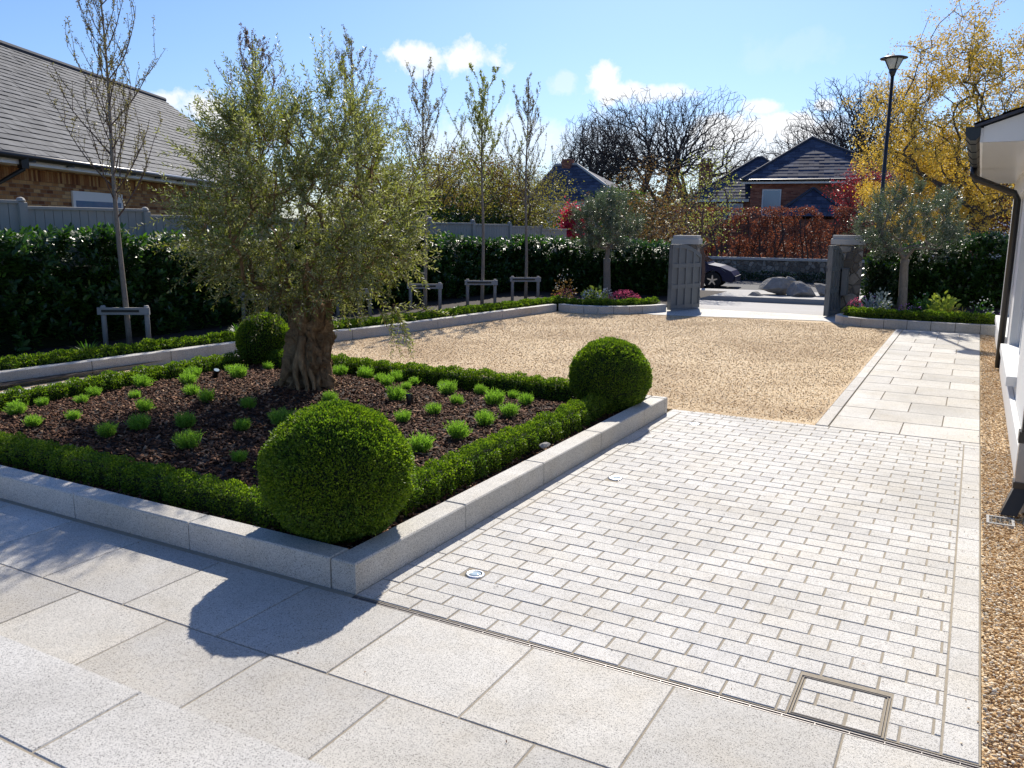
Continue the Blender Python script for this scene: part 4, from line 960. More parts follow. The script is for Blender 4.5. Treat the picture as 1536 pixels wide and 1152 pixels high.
# ------------------------------------------------------------------ uv box mapping for brick
def walluv(o, s=1.):
    me = o.data; uv = me.uv_layers.new(name='UVMap'); 
    for p in me.polygons:
        nx,ny,nz_ = p.normal; hx,hy = (-ny,nx); l = math.hypot(hx,hy) or 1.
        for li in p.loop_indices:
            c = me.vertices[me.loops[li].vertex_index].co; uv.data[li].uv = ((c.x*hx/l+c.y*hy/l)*s, c.z*s)
    return o
def slates(mbx, E0, E1, R0, R1, cw, ch, th=.006, jit=.004):
    # courses of overlapping slates over the quad eave E0-E1, ridge R0-R1
    E0,E1,R0,R1 = map(Vector,(E0,E1,R0,R1)); up = ((R0+R1)/2-(E0+E1)/2); nrm = (E1-E0).cross(up).normalized()
    if nrm.z < 0: nrm = -nrm
    along = (E1-E0).normalized(); upd = nrm.cross(along).normalized()
    if upd.z < 0: upd = -upd
    hgt = max((R0-E0).dot(upd),.01); rows = int(hgt/ch)+1
    for r_ in range(rows):
        f0 = r_*ch/hgt; f1 = min(1.,(r_+1.25)*ch/hgt)
        if f0 >= 1: break
        sA = E0.lerp(R0,f0); sB = E1.lerp(R1,f0); tA = E0.lerp(R0,f1); tB = E1.lerp(R1,f1)
        a0 = (sA-E0).dot(along); b0 = (sB-E0).dot(along); a1 = (tA-E0).dot(along); b1 = (tB-E0).dot(along)
        lo0 = min(a0,a1); x = math.floor(lo0/cw)*cw+(cw/2 if r_%2 else 0)-cw
        while x < max(b0,b1):
            xa,xb = x+.002,x+cw-.002; x += cw
            l0,l1 = max(xa,a0),min(xb,b0); u0,u1 = max(xa,a1),min(xb,b1)
            if l1-l0 < .01: continue
            if u1-u0 < .01: u0 = u1 = min(max((xa+xb)/2,a1),b1); 
            j0 = random.uniform(0,jit)
            P0 = E0+along*l0+upd*(f0*hgt); P1 = E0+along*l1+upd*(f0*hgt); P2 = E0+along*u1+upd*(f1*hgt); P3 = E0+along*u0+upd*(f1*hgt)
            lift = nrm*(th*2+j0); 
            mbx.add([P0+lift,P1+lift,P2+nrm*.001,P3+nrm*.001,P0,P1],[(0,1,2,3),(4,5,1,0)])

# ------------------------------------------------------------------ brick bungalow on the left
bh = thing('brick_bungalow', 'yellow brick bungalow with grey slate pitched roof beyond the fence on the left', 'house', (-17,10,0))
u = Vector((-.4615,.887,0)); nL = Vector((-.887,-.4615,0)); E0 = Vector((-15.25,9.0,3.0))-u*6.5; E1 = Vector((-23.44,24.65,3.0))
Wd = 4.5; rise = 3.3; R1_ = E1+nL*Wd+Vector((0,0,rise)); R0_ = E0+nL*Wd+Vector((0,0,rise))
Eb0 = E0+nL*2*Wd; Eb1 = E1+nL*2*Wd
m = MB(); slates(m,E0,E1,R0_,R1_,.30,.215,.008,.012)
m.add([E0,E1,R1_,R0_],[(0,1,2,3)]); m.add([E1,Eb1,R1_],[(0,1,2)]); m.add([Eb1,Eb0,R0_,R1_],[(0,1,2,3)]); m.add([E0,R0_,Eb0],[(0,1,2)])
rf = build('roof', m, M_slate, bh)
m = MB(); m.tube([R0_+Vector((0,0,.03)),R1_+Vector((0,0,.03))],.09,8); build('ridge_tiles', m, M_slateN, rf)
ins = .40; zz_ = Vector((0,0,3.0)); w0,w1 = E0+u*.3+nL*ins-zz_,E1-u*ins+nL*ins-zz_; w2,w3 = Eb1-u*ins-nL*ins,Eb0-nL*ins
m = MB(); m.prism([(w0.x,w0.y),(w1.x,w1.y),(w2.x,w2.y),(w3.x,w3.y)][::-1],0,2.92); wl = walluv(build('wall', m, M_brickY, bh))
m = MB(); m.slab([E0+nL*.03+Vector((0,0,-.20)),E1+nL*.03+Vector((0,0,-.20)),E1+nL*.03+Vector((0,0,-.01)),E0+nL*.03+Vector((0,0,-.01))],nL*.03); m.slab([E0+nL*.06+Vector((0,0,-.20)),E1+nL*.06+Vector((0,0,-.20)),E1+nL*.42+Vector((0,0,-.20)),E0+nL*.42+Vector((0,0,-.20))],(0,0,.02)); build('fascia', m, M_cream, bh)
gt = E0-nL*.04+Vector((0,0,-.06)); ge = E1-nL*.04+Vector((0,0,-.06)); g_ = build('gutter', MB().tube([gt,ge],.065,10), M_black, bh, True)
m = MB()
for i in range(18): p = gt.lerp(ge,(i+.5)/18); build('bracket', MB().box(p.x-.025,p.x+.025,p.y-.07,p.y+.07,p.z-.09,p.z+.05), M_black, g_)
dp0 = Vector((-15.25,9.0,2.9))+u*.65; m = MB(); m.tube([dp0,dp0-Vector((0,0,.18)),dp0+nL*.38-u*.45-Vector((0,0,.55)),dp0+nL*.38-u*.5-Vector((0,0,2.8))],.045,10); m.box(dp0.x-.07,dp0.x+.07,dp0.y-.07,dp0.y+.07,dp0.z-.17,dp0.z+.04); build('downpipe', m, M_black, bh)
# soldier course under the eaves and a window head
m = MB(); L_ = (w1-w0).length
for i in range(int(L_/.078)):
    p = w0+u*(.078*i+.01)+Vector((0,0,2.55)); a_ = p-nL*.012; m.slab([a_,a_+u*.066,a_+u*.066+Vector((0,0,.215)),a_+Vector((0,0,.215))],nL*.010)
M_sold = stonemat('soldier_brick', [(0,(.15,.05,.02)),(.5,(.34,.15,.055)),(1,(.48,.28,.12))]); build('soldier_course', m, M_sold, wl)
for s0 in (5.75,):
    p = w0+u*(s0+3.4); m = MB(); m.slab([p-nL*.03+Vector((0,0,1.2)),p-nL*.03+u*2.2+Vector((0,0,1.2)),p-nL*.03+u*2.2+Vector((0,0,2.42)),p-nL*.03+Vector((0,0,2.42))],nL*.04); wf = build('window', m, M_cream, bh)
    m = MB(); m.slab([p-nL*.034+u*.1+Vector((0,0,1.3)),p-nL*.034+u*2.1+Vector((0,0,1.3)),p-nL*.034+u*2.1+Vector((0,0,2.22)),p-nL*.034+u*.1+Vector((0,0,2.22))],nL*.003); build('pane', m, M_pane, wf)

# ------------------------------------------------------------------ white house at the right edge
wh = thing('white_house', 'white rendered house wall with black gutter and downpipes at the right edge', 'house', (.5,9,0))
WX = .43; yN,yF = 8.6,16.2
wn = [(10.2,11.75),(12.9,15.4)]            # tall window recesses
m = MB(); segs = [(-2.0,6.3),(6.3,8.95),(11.45,12.3),(15.3,16.2)]
yy = [8.95,11.45,12.3,15.3]
m.box(WX,4.5,3.2,yy[0],.0,2.95); m.box(WX,4.5,yy[1],yy[2],.0,2.5); m.box(WX,4.5,yy[3],16.2,.0,2.5)
m.box(WX,4.5,yy[0],yy[1],.0,.33); m.box(WX,4.5,yy[2],yy[3],.0,.33); m.box(WX,4.5,yy[0],yy[1],2.25,2.5); m.box(WX,4.5,yy[2],yy[3],2.25,2.5)
build('wall', m, M_white, wh)
build('plinth', MB().box(WX-.045,WX-.002,5.95,16.2,.0,.24,.004), M_white, wh)
for a,b in ((yy[0],yy[1]),(yy[2],yy[3])):
    f = build('window', MB().box(WX+.10,WX+.16,a,b,.33,2.25), M_gloss, wh)
    m = MB(); k = 3
    for i in range(k): m.box(WX+.096,WX+.0995,a+.08+(b-a)/k*i,a+(b-a)/k*(i+1)-.06,.42,2.17)
    build('pane', m, M_pane, f)
    m = MB()
    for i in range(k+1): c_ = a+(b-a)/k*i; m.box(WX+.07,WX+.0955,max(a,c_-.05),min(b,c_+.05),.36,2.25)
    build('mullion', m, M_gloss, f)
    build('sill', MB().box(WX-.085,WX+.10,a-.06,b+.06,.33,.42,.006), M_white, f)
m = MB(); m.box(-.052,WX,yN,yF,2.50,2.52); m.box(-.052,WX+3.,yN-.02,yN,2.5,2.60); sf = build('soffit', m, M_gloss, wh)
m = MB(); m.slab([(-.055,yN-.022,2.50),(4.5,yN-.022,2.50),(4.5,yN-.022,4.2),(-.055,yN-.022,2.63)],(0,.02,0)); m.box(-.075,-.053,yN-.022,yF,2.50,2.62); build('fascia', m, M_white, wh)
m = MB(); slates(m,(-.13,yN-.10,2.645),(-.13,yF+.1,2.645),(4.6,yN-.10,4.30),(4.6,yF+.1,4.30),.3,.22); m.slab([(-.13,yN-.10,2.64),(4.6,yN-.10,4.295),(4.6,yF+.1,4.295),(-.13,yF+.1,2.64)],(0,0,-.02)); build('roof', m, M_slateN, wh)
m = MB()
def gprof(y):
    return [(-.078,y,2.63),(-.195,y,2.63),(-.19,y,2.56),(-.15,y,2.515),(-.105,y,2.515),(-.078,y,2.55)]
g0,g1 = gprof(yN-.06),gprof(yF+.05); m.add(g0+g1,[(i,(i+1)%6,6+(i+1)%6,6+i) for i in range(1,6)]+[tuple(range(6)),tuple(reversed(range(6,12)))]); gu = build('gutter', m, M_black, wh)
m = MB()
for i in range(9): yv = yN+.3+i*.9; build('bracket', MB().add([(x_*1.0-.004*(x_<-.1),yy_+yv,z_-.008) for (x_,yy_,z_) in gprof(0)]+[(x_-.004*(x_<-.1),yy_+yv+.04,z_-.008) for (x_,yy_,z_) in gprof(0)],[(i2,(i2+1)%6,6+(i2+1)%6,6+i2) for i2 in range(6)]+[tuple(range(6)),tuple(reversed(range(6,12)))]), M_black, gu)
m = MB(); yd = 12.25; m.tube([(-.14,yd,2.53),(-.14,yd,2.43),(-.10,yd,2.38),(WX-.10,yd,2.20),(WX-.06,yd,2.12),(WX-.06,yd,.02)],.040,12); build('downpipe', m, M_black, wh, True)
yd = 5.95; dn = build('downpipe', MB().box(WX-.085,WX-.005,yd-.04,yd+.04,.50,3.2,.0), M_black, wh)
build('pipe_collar', MB().box(WX-.098,WX+.006,yd-.052,yd+.052,.46,.53), M_black, dn)
build('pipe_shoe', MB().box(WX-.090,WX-.0,yd-.045,yd+.045,.20,.46), plain('satin_grey_pipe',(.24,.25,.27),.2,.5,bstr=0), dn)
m = MB(); m.box(WX-.098,WX+.006,yd-.052,yd+.052,.17,.21); m.slab([(WX-.09,yd-.045,.17),(WX-.0,yd-.045,.17),(WX-.06,yd-.12,.01),(WX-.15,yd-.12,.01)],(0,.085,0)); build('pipe_foot', m, M_black, dn)

# ------------------------------------------------------------------ street side: boulders, car, wall, copper hedge
def boulder(label, x, y, z, sx, sy, sz, seed, rot):
    v,f = ico(4); vs = []
    for p in v:
        q = np.array(p); k = 1.
        for j_ in range(15):                                  # chip flat faces
            r_ = np.random.default_rng(seed*31+j_); d_ = r_.normal(size=3); d_ /= np.linalg.norm(d_); dd = q@d_; lim_ = r_.uniform(.42,.78)
            if dd > lim_: q = q-d_*(dd-lim_)*.96
        q = q*(1.18+.05*nz(q,3,seed)+.03*nz(q,9,seed)); c_,s_ = math.cos(rot),math.sin(rot); X_,Y_ = q[0]*sx*.98,q[1]*sy*.98
        vs.append((x+X_*c_-Y_*s_, y+X_*s_+Y_*c_, z-.11+q[2]*sz*.85))
    o = build('boulder', MB().add(vs,f), M_rock, None, False); tag(o, label, 'boulder', 'grey boulders on the traffic island')
boulder('small pale boulder at the left end of the boulder group', -5.9,26.3,-.17,.30,.25,.20,3,.3)
boulder('long rounded grey boulder, largest of the boulder group', -5.35,27.0,.02,.52,.36,.36,7,.2)
boulder('small round boulder perched on top between two large ones', -4.98,27.2,.24,.20,.2,.2,9,1.)
boulder('angular wedge-shaped boulder in the middle of the group', -4.55,26.8,-.02,.50,.32,.33,12,-.2)
boulder('sloping pale boulder behind the wedge-shaped one', -4.02,27.3,.0,.42,.3,.30,15,-.4)
boulder('small upright pointed boulder at the right of the group', -3.58,27.1,-.12,.17,.15,.22,21,.2)
boulder('small boulder at the right end beside the gate leaf', -3.2,27.3,-.15,.24,.2,.17,25,.5)

def car(cx, cy, z, rot):
    t = thing('parked_car', 'dark navy hatchback parked on the road beyond the gate, nose to the right', 'car', (cx,cy,z)); c_,s_ = math.cos(rot),math.sin(rot)
    def W(x,y,zz): return (cx+x*c_-y*s_, cy+x*s_+y*c_, z+zz)
    body = [(-2.0,.30),(-2.05,.62),(-1.98,.95),(-1.55,1.02),(.85,.93),(1.55,.80),(1.95,.64),(2.08,.48),(2.05,.24)]
    for sgn,x0 in ((1,1.30),(1,-1.28)): pass
    def arch(xc): return [(xc+.36*math.cos(a),.30+.36*math.sin(a)) for a in np.linspace(0,PI,9)]
    low = [(1.95,.22)]+arch(1.30)+[(.85,.20),(-.85,.20)]+arch(-1.28)+[(-1.9,.24)]
    prof = body+low
    m = MB(); n_ = len(prof); ins = [(1-.0*0)] 
    L_ = [W(x,-.86,zz) for x,zz in prof]; Rr = [W(x,.86,zz) for x,zz in prof]
    ctr = [(x*.985,zz) for x,zz in prof]
    m.add(L_+Rr,[tuple(range(n_)),tuple(reversed(range(n_,2*n_)))]+[(i,n_+i,n_+(i+1)%n_,(i+1)%n_) for i in range(n_)])
    b = build('body', m, M_navy, t)
    cab = [(-1.85,.96),(-1.62,1.32),(-1.2,1.46),(-.1,1.48),(.35,1.40),(1.12,.90)]; k = len(cab)
    Lc = [W(x,-.82 if zz<1.1 else -.62,zz) for x,zz in cab]; Rc = [W(x,.82 if zz<1.1 else .62,zz) for x,zz in cab]
    build('cabin', MB().add(Lc+Rc,[tuple(range(k)),tuple(reversed(range(k,2*k)))]+[(i,k+i,k+(i+1)%k,(i+1)%k) for i in range(k)]), M_navy, t)
    for q in ([(-1.5,1.03),(-1.35,1.34),(-.62,1.38),(-.60,1.03)],[(-.52,1.03),(-.54,1.38),(.22,1.34),(.82,1.0)]):
        for sg in (-1,1): build('window', MB().slab([W(x,sg*(.83-.215*max(0,(zz-.96))/.5*.8),zz) for x,zz in q],(s_*.012*sg,-c_*.012*sg,0)), M_glass, t)
    build('windscreen', MB().slab([W(.47,-.58,1.36),W(.47,.58,1.36),W(1.06,.74,.95),W(1.06,-.74,.95)],(c_*.012,s_*.012,.014)), M_glass, t)
    for xw in (1.30,-1.28):
        for sg in (-1,1):
            p0,p1 = Vector(W(xw,sg*.68,.30)),Vector(W(xw,sg*.87,.30)); wl_ = build('wheel', MB().tube([p0,p0.lerp(p1,.1),p0.lerp(p1,.9),p1],[.27,.305,.305,.27],24), M_rubber, t, True)
            m = MB(); ax_ = (p1-p0).normalized(); e1 = Vector((c_,s_,0)); e2 = Vector((0,0,1)); pc = p1+ax_*.004
            for j_ in range(5):
                a = j_*2*PI/5+.3; d_ = e1*math.cos(a)+e2*math.sin(a); q_ = e1*-math.sin(a)+e2*math.cos(a); m.slab([pc-q_*.035,pc+q_*.035,pc+d_*.19+q_*.02,pc+d_*.19-q_*.02],ax_*.012)
            build('rim', m, M_steel, wl_)
    for sg in (-1,1):
        build('headlight', MB().slab([W(1.60,sg*.868,.74),W(1.93,sg*.72,.64),W(2.02,sg*.70,.55),W(1.75,sg*.868,.62)],(s_*.02*sg,-c_*.02*sg,.01)), M_head, t)
        build('wing_mirror', MB().box(*(lambda p: (p[0]-.09,p[0]+.09,p[1]-.06,p[1]+.06,p[2]-.05,p[2]+.07))(W(.62,sg*.93,1.02)),.02), M_navy, t)
    build('bumper', MB().slab([W(2.085,-.8,.26),W(2.085,.8,.26),W(2.10,.8,.46),W(2.10,-.8,.46)],(.02*c_,.02*s_,0)), M_navy, t)
    return t
car(-9.8,31.2,-.436,.12)

t = thing('roadside_wall', 'long low stone wall under the copper hedge across the road', 'wall', (-10,36.7,-.44))
build('masonry', MB().box(-24,4,36.6,36.95,-.46,.42), M_rubble, t); build('coping', MB().box(-24,4,36.55,37.0,.42,.52,.02), M_cap, t)
def leafy_block(name, label, cat, x0,x1,y0,y1,z0,z1, n_, L, mat, stems=0, group=None, gap=.0, gs=1.2, stemm=None, sh=.12):
    t = thing(name, label, cat, ((x0+x1)/2,(y0+y1)/2,z0), group); P = np.stack([rng.uniform(x0,x1,n_),rng.uniform(y0,y1,n_),z0+(z1-z0)*rng.uniform(0,1,n_)**.85],1)
    P[:,2] = z0+(P[:,2]-z0)*(1+np.array([sh*nz((p[0]*1.5,0,0),1.)+.05*nz(p,5) for p in P]))
    if gap: P = P[np.array([nz(p,gs) for p in P]) > gap-.5]
    npmesh('foliage', leaves4(P,rdir(len(P))+np.array([0,0,.2]),rng.uniform(.7,1.3,len(P))*L,L*.62), 4, mat, t)
    if stems:
        for i in range(stems):
            m = MB(); x = x0+(x1-x0)*(i+rng.uniform(.2,.8))/stems; y = rng.uniform(y0+.1,y1-.1); p = [(x,y,z0-.3)]
            for k in range(5): p.append((p[-1][0]+rng.normal(0,.10),y,z0+(z1-z0)*(k+1)/5.6))
            m.tube(p,[.045,.04,.035,.028,.02,.012],5)
            for k in range(4): q = p[1+k]; m.tube([q,(q[0]+rng.normal(0,.35),q[1],q[2]+.5)],[.016,.006],4)
            build('stem', m, stemm or M_far, t)
    return t
leafy_block('copper_hedge','clipped copper beech hedge with rusty winter leaves above the low wall','hedge',-12.3,-3.6,37.1,37.9,.25,2.62,34000,.085,M_copper,34,gap=.50,gs=1.7,sh=.02)
leafy_block('mixed_shrubs','tangled brown winter shrubs left of the copper hedge','shrub',-18.5,-12.4,36.9,38.3,.0,2.9,15000,.09,M_bronze,26,gap=.42,gs=1.2,sh=.3)
leafy_block('clipped_shrub','bright green clipped shrub top behind the left small olive','shrub',-17.2,-15.0,40.0,41.2,1.0,3.55,9000,.10,leafmat('fresh_leaf',(.07,.13,.02),(.14,.22,.03)),0,sh=.1)
leafy_block('ivy_ground_cover','dark low growth at the foot of the roadside wall','shrub',-20,2,35.7,36.5,-.44,-.05,9000,.08,M_ever,0,sh=.3)
M_stuffg = M_ever

leafy_block('evergreen_shrub','dark evergreen shrub filling the gap beside the right gate pillar','shrub',-2.1,-1.5,19.5,20.3,-.05,1.1,4200,.09,M_ever,0,sh=.2)
# generic leafy tree
def tree(name, label, cat, x, y, z0, zc, rad, zf, nbr, rtip, mat=None, per=0, L=.1, bark=None, bf=.3, shell=.3, gap=0., gs=.6, seed=1., lo=-.9, trunks=1, group=None, rmax=None, cl=.22, thin=3):
    t = thing(name, label, cat, (x,y,z0), group)
    pts = crown_pts(nbr,(x,y,zc),rad,shell,lo,gap,gs,seed)
    for k in range(trunks):
        sx = x+(k-(trunks-1)/2)*.25; sub = pts if trunks==1 else pts[k::trunks]
        P,par = mst([(sx,y,z0-.1),(sx+.05,y,z0+(zf-z0)*.5),(x+(k-(trunks-1)/2)*.5,y,zf)], sub, bf); r,kk = radii(P,par,rtip,2.25,rmax); skeleton_mesh('trunk', P, par, r, bark or M_far, t, thin)
        if mat is not None:
            T_ = P[3:]; n_ = int(len(T_)*per); idx = rng.integers(0,len(T_),n_); C_ = T_[idx]+rng.normal(0,cl,(n_,3))
            npmesh('crown', leaves6(C_,rdir(n_)+np.array([0,0,.1]),rng.uniform(.6,1.3,n_)*L,L*.55), 6, mat, t)
    return t
# far bare oaks on the skyline
def oak_pts(n_, rx, rz, seed):
    out = []
    while len(out) < n_:
        u = rdir(1)[0]
        if u[2] < -.35: continue
        q = u*rng.uniform(0,1)**.36; k = 1+.22*nz(u,1.9,seed)+.08*nz(u,5,seed); p = q*np.array([rx,rx*.8,rz])*k
        out.append(p)
    return np.array(out)
def oak(seed, rx, rz, zc, n_=2300, bf=.22, trunks=2):
    t = thing('bare_tree','x','tree'); 
    for k in range(trunks):
        sx = (k-(trunks-1)/2)*rx*.42*(.8 if trunks>2 else 1); pts = oak_pts(n_//trunks, rx*(.78 if trunks>1 else 1), rz, seed+k*3)+np.array([sx*1.35,0,zc])
        P,par = mst([(sx*.7,0,-1),(sx*.85,0,zc*.25),(sx,0,zc*.45)], pts, bf); r,kk = radii(P,par,.0110,2.12,.33); skeleton_mesh('trunk', P, par, r, M_far, t)
    return t
leafy_block('distant_woodland','hazy brown winter woodland low on the horizon behind the houses','woodland',-75,14,84,90,-.4,5.6,26000,.45,leafmat('winter_twigs',(.10,.085,.075),(.20,.17,.14),trans=.2),0,sh=.5)['kind'] = 'stuff'
oA = oak(3.,6.2,5.3,7.3,7500,.8,3); oB = oak(8.,5.4,4.4,5.9,4200,.75,1)
def put(o, x, y, z, s, rz, label, first=[]):
    o.location = (x,y,z); o.scale = (s,s,s); o.rotation_euler = (0,0,rz); o['label'] = label; o['group'] = 'bare trees on the skyline'; return o
put(oA,-24.4,71.5,-.4,1.1,.2,'dense domed bare tree, tallest in the middle of the skyline')
c = copytree(oA); put(c,-29.5,69.5,-.4,.97,2.3,'spreading bare tree just left of the tallest skyline tree')
put(oB,-37.5,69,-.4,.80,.9,'low open bare tree at the left end of the skyline, above the slate gable')
c = copytree(oB); put(c,-18.3,78.5,-.4,.88,2.0,'small bare tree left of the red brick house roof')
c = copytree(oB); put(c,-10.6,62,-.4,.92,4.1,'bare tree right behind the peak of the red brick house roof')
c = copytree(oA); put(c,-6.6,60,-.4,.93,1.1,'tall bare tree behind the street lamp post')
c = copytree(oB); put(c,-1.5,62,-.4,.9,5.3,'bare tree behind the yellow-leaved tree')
c = copytree(oB); put(c,-48,62,-.4,.82,3.0,'bare tree seen past the right shoulder of the big olive')
c = copytree(oB); put(c,-62,52,-.4,.70,1.5,'distant bare tree peeping over the bungalow roof')
c = copytree(oA); put(c,4.0,58,-.4,.85,3.3,'bare tree behind the right-hand yellow branches')

# middle distance left: beyond the fence
tree('leafy_tree','yellow green tree opening its leaves behind the fence right of the big olive','tree',-13.6,20.4,-.1,2.75,(1.6,1.6,1.05),1.3,520,.006,M_yg,15,.058,M_twig,seed=2.,gap=.42,gs=1.2)
tree('leafy_tree','yellow green tree behind the fence under the last slender sapling','tree',-12.9,24.0,-.1,2.55,(1.7,1.7,1.05),1.2,520,.006,M_yg,16,.060,M_twig,seed=4.,gap=.42,gs=1.2)
tree('bronze_tree','bronze and green leaved tree between the two yellow green trees','tree',-14.6,23.6,-.1,2.9,(1.8,1.8,1.2),1.3,560,.006,M_bronze,22,.065,M_twig,seed=6.,gap=.42,gs=1.)
tree('thin_tree','thin twiggy grey tree behind the right edge of the big olive','tree',-16.5,21.5,-.1,3.4,(2.2,1.8,2.0),1.5,700,.006,M_bud,5,.06,M_twig,seed=11.)
leafy_block('evergreen_shrub','dark evergreen shrub mass behind the far fence panels','shrub',-14.6,-12.5,18.0,22.2,-.1,2.25,14000,.11,M_ever,0,sh=.5)
leafy_block('evergreen_shrub','dark evergreen shrub mass at the far end of the fence','shrub',-15.6,-12.6,22.6,26.5,-.1,2.2,15000,.11,M_ever,0,sh=.6)
tree('red_maple','bright pink red maple bush at the end of the fence','shrub',-12.55,27.2,-.3,1.75,(.36,.36,.75),.8,90,.005,M_pinkt,40,.10,M_twig,seed=3.,cl=.12)
tree('bare_shrub','twiggy shrub with reddish young leaves behind the left gate pillar','shrub',-8.9,25.5,-.4,1.6,(1.5,.9,1.3),.2,420,.006,M_bronze,8,.07,M_twig,seed=7.)
tree('bare_shrub','tall twiggy shrub with pale young leaves above the left gate pillar','shrub',-8.3,28.8,-.4,2.6,(1.2,1.0,1.7),.8,420,.007,M_budg,4,.07,M_twig,seed=8.)
tree('bare_shrub','dark twiggy shrub beyond the left small olive','shrub',-10.6,26.5,-.4,1.8,(1.3,1.0,1.3),.3,380,.007,M_ever,9,.08,M_twig,seed=9.)
tree('bare_shrub','brown twiggy thicket beyond the road left of the copper hedge','shrub',-13.6,38.5,-.4,2.8,(2.4,1.2,2.3),.6,600,.010,M_bronze,5,.10,M_far,seed=10.)
# right side
tree('yellow_tree','tall multi-stemmed tree covered in yellow spring flowers at the right','tree',-.25,27.0,-.4,4.3,(3.4,2.4,3.4),1.2,1500,.0075,M_yellow,34,.060,M_far,bf=.35,seed=5.,trunks=2,gap=.44,gs=.9,cl=.10,lo=-.75)
tree('yellow_tree','lower yellow flowered tree between the street lamp and the white house','tree',-1.5,28.6,-.4,2.9,(1.9,1.6,1.75),1.2,420,.0075,M_yellow,60,.062,M_far,seed=15.,gap=.42,gs=1.,cl=.13)
tree('red_maple','dark red maple left of the street lamp','tree',-4.4,39.5,-.4,3.1,(1.4,1.2,1.45),1.5,320,.008,M_red,16,.09,M_far,seed=12.,cl=.2)
tree('red_maple','dark red bush under the yellow trees at the right','tree',-.8,33.5,-.4,2.4,(2.6,1.4,1.7),1.0,420,.008,leafmat('wine_leaf',(.09,.025,.02),(.17,.06,.04)),18,.11,M_far,seed=13.,cl=.25)

# ------------------------------------------------------------------ red brick house beyond the road
rh = thing('brick_house', 'red brick house with hipped blue slate roof behind the copper hedge', 'house', (-8,46,-.4), rz=.0)
def hip(E0,E1,depth,rise_,inset,mat,parent,cw=.5,ch=.32,inset2=None):
    E0,E1 = Vector(E0),Vector(E1); al = (E1-E0).normalized(); bk = Vector((-al.y,al.x,0)); F0,F1 = E0+bk*depth,E1+bk*depth
    Lw = (E1-E0).length; R0 = E0+bk*depth/2+al*min(inset,Lw/2)+Vector((0,0,rise_)); R1 = E1+bk*depth/2-al*(inset2 if inset2 is not None else min(inset,Lw/2))+Vector((0,0,rise_))
    m = MB(); slates(m,E0,E1,R0,R1,cw,ch,.005,.016); slates(m,F0,E0,R0,R0,cw,ch,.005,.016); slates(m,E1,F1,R1,R1,cw,ch,.005,.016)
    m.add([E0,E1,R1,R0,F0,F1],[(0,1,2,3),(4,0,3),(1,5,2),(5,4,3,2)] if (R1-R0).length>.02 else [(0,1,2),(4,0,3),(1,5,2),(5,4,3)])
    o = build('roof', m, mat, parent); mm = MB(); mm.tube([E0+Vector((0,0,.05)),R0+Vector((0,0,.06))],.07,6); mm.tube([E1+Vector((0,0,.05)),R1+Vector((0,0,.06))],.07,6)
    if (R1-R0).length > .02: mm.tube([R0+Vector((0,0,.06)),R1+Vector((0,0,.06))],.08,6)
    build('ridge_tiles', mm, M_slateN, o); return o
def wallbox(x0,x1,y0,y1,z0,z1,mat,parent): return walluv(build('wall', MB().box(x0,x1,y0,y1,z0,z1), mat, parent))
def window(x0,x1,y,z0,z1,parent,bars=1):
    f = build('window', MB().box(x0,x1,y-.05,y+.02,z0,z1), M_cream, parent); m = MB(); k = bars; w_ = (x1-x0-.08)/k
    for i in range(k): m.box(x0+.06+i*w_,x0+.02+(i+1)*w_,y-.056,y-.051,z0+.07,z1-.07)
    build('pane', m, M_pane, f); return f
wallbox(-10.8,-3.8,46,53,-.5,4.22,M_brickR,rh)
hip((-11.25,45.6,4.2),(-2.9,45.6,4.2),7.0,2.35,3.3,M_slateB,rh,inset2=5.0)
build('fascia', MB().box(-11.25,-2.9,45.62,45.70,4.02,4.19), M_cream, rh)
build('gutter', MB().tube([(-11.3,45.56,4.19),(-2.85,45.56,4.19)],.06,8), M_black, rh)
window(-10.2,-9.25,46,2.35,3.75,rh); window(-5.2,-4.2,46,2.4,3.8,rh)
wallbox(-13.7,-10.81,47,53,-.5,3.3,M_brickR,rh); hip((-14.1,46.75,3.3),(-7.2,46.75,3.3),7.2,2.35,3.3,M_slateB,rh); build('fascia', MB().box(-14.1,-10.9,46.77,46.83,3.14,3.29), M_cream, rh); window(-12.6,-11.2,47,2.2,3.05,rh,2)
wallbox(-9.2,-6.2,44.2,46,-.5,2.2,M_brickR,rh); hip((-9.5,43.9,2.35),(-5.9,43.9,2.35),3.4,1.35,1.75,M_slateB,rh)
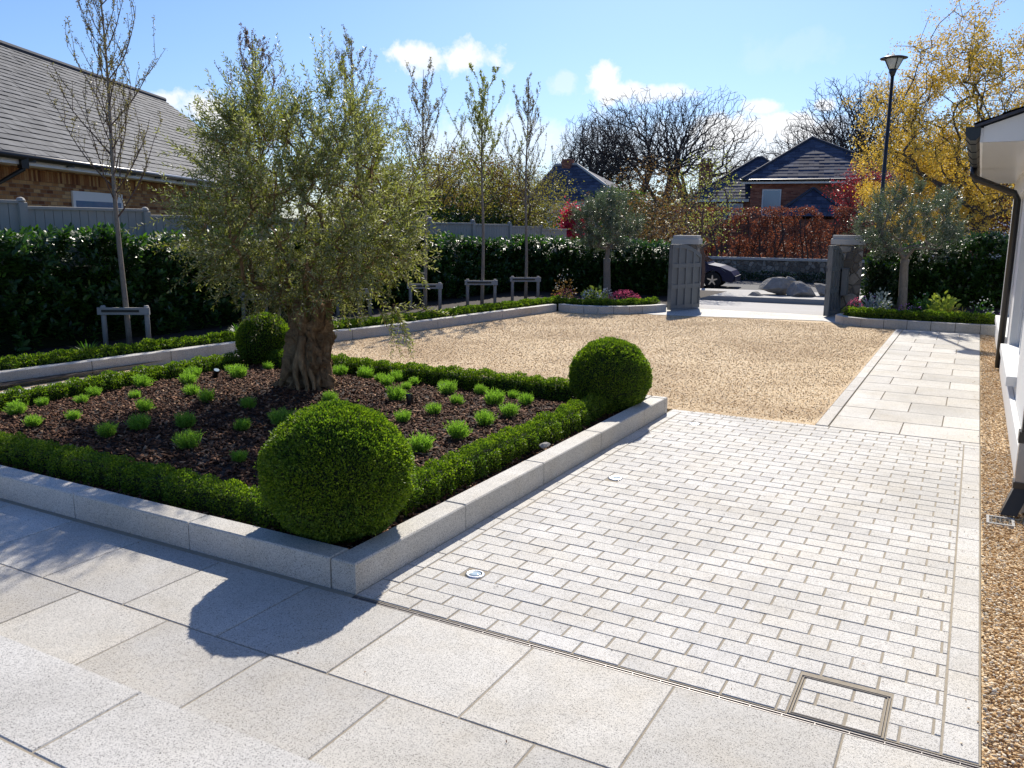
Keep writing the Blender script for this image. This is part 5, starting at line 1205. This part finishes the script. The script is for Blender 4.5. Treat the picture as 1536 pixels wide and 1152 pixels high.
hip((-4.6,47.2,4.25),(-1.2,47.2,4.25),6.,1.55,1.6,M_slateB,rh); wallbox(-3.79,-1.5,47.6,52.9,-.5,4.22,M_brickR,rh)
m = MB(); m.box(-13.9,-13.2,49.2,49.9,2.5,5.2); m.box(-13.97,-13.13,49.13,49.97,5.2,5.35); ch_ = walluv(build('chimney', m, M_brickR, rh))
m = MB()
for q in (-13.73,-13.37): m.lathe([(.11,0),(.12,.25),(.10,.3)],(q,49.55,5.35),10)
build('chimney_pot', m, M_brickR, ch_)
rh.rotation_euler = (0,0,.17)
# slate gabled house left
gh2 = thing('gabled_house', 'pale house with dark slate roof partly hidden behind the yellow green trees', 'house', (-21,49,-.4))
wallbox(-24,-20.2,47.8,52,-.5,3.35,M_white,gh2)
m = MB(); slates(m,(-25.2,47.2,3.3),(-18.7,47.9,3.3),(-24.5,50.2,5.65),(-23.0,50.4,5.65),.5,.32,.012); m.add([(-25.2,47.2,3.3),(-18.7,47.9,3.3),(-23.0,50.4,5.65),(-24.5,50.2,5.65),(-18.7,53,3.3),(-25.2,53,3.3)],[(0,1,2,3),(1,4,2),(4,5,3,2),(5,0,3)])
r2 = build('roof', m, M_slateB, gh2); build('ridge_tiles', MB().tube([(-24.5,50.2,5.68),(-23.0,50.4,5.68),(-18.65,47.9,3.36)],.09,6), M_cap, r2)
walluv(build('chimney', MB().box(-23.9,-23.3,50.0,50.6,4.9,6.0), M_brickR, gh2)); window(-21.3,-20.6,47.8,1.9,2.9,gh2)
# pale blue roofed building beyond the right hedge
yh = thing('low_outbuilding', 'low building with pale blue roof glimpsed under the yellow tree', 'building', (-.3,38,-.4))
build('wall', MB().box(-2.0,2.4,37.2,40,-.5,1.15), M_white, yh); m = MB(); slates(m,(-2.3,36.9,1.1),(2.7,36.9,1.1),(-2.3,39.,2.15),(2.7,39.,2.15),.4,.3); m.slab([(-2.3,36.9,1.1),(2.7,36.9,1.1),(2.7,39,2.15),(-2.3,39,2.15)],(0,0,-.04)); build('roof', m, slatemat('pale_slate',(.20,.25,.36),(.28,.33,.44)), yh)
window(-.9,.2,37.2,.2,.95,yh)
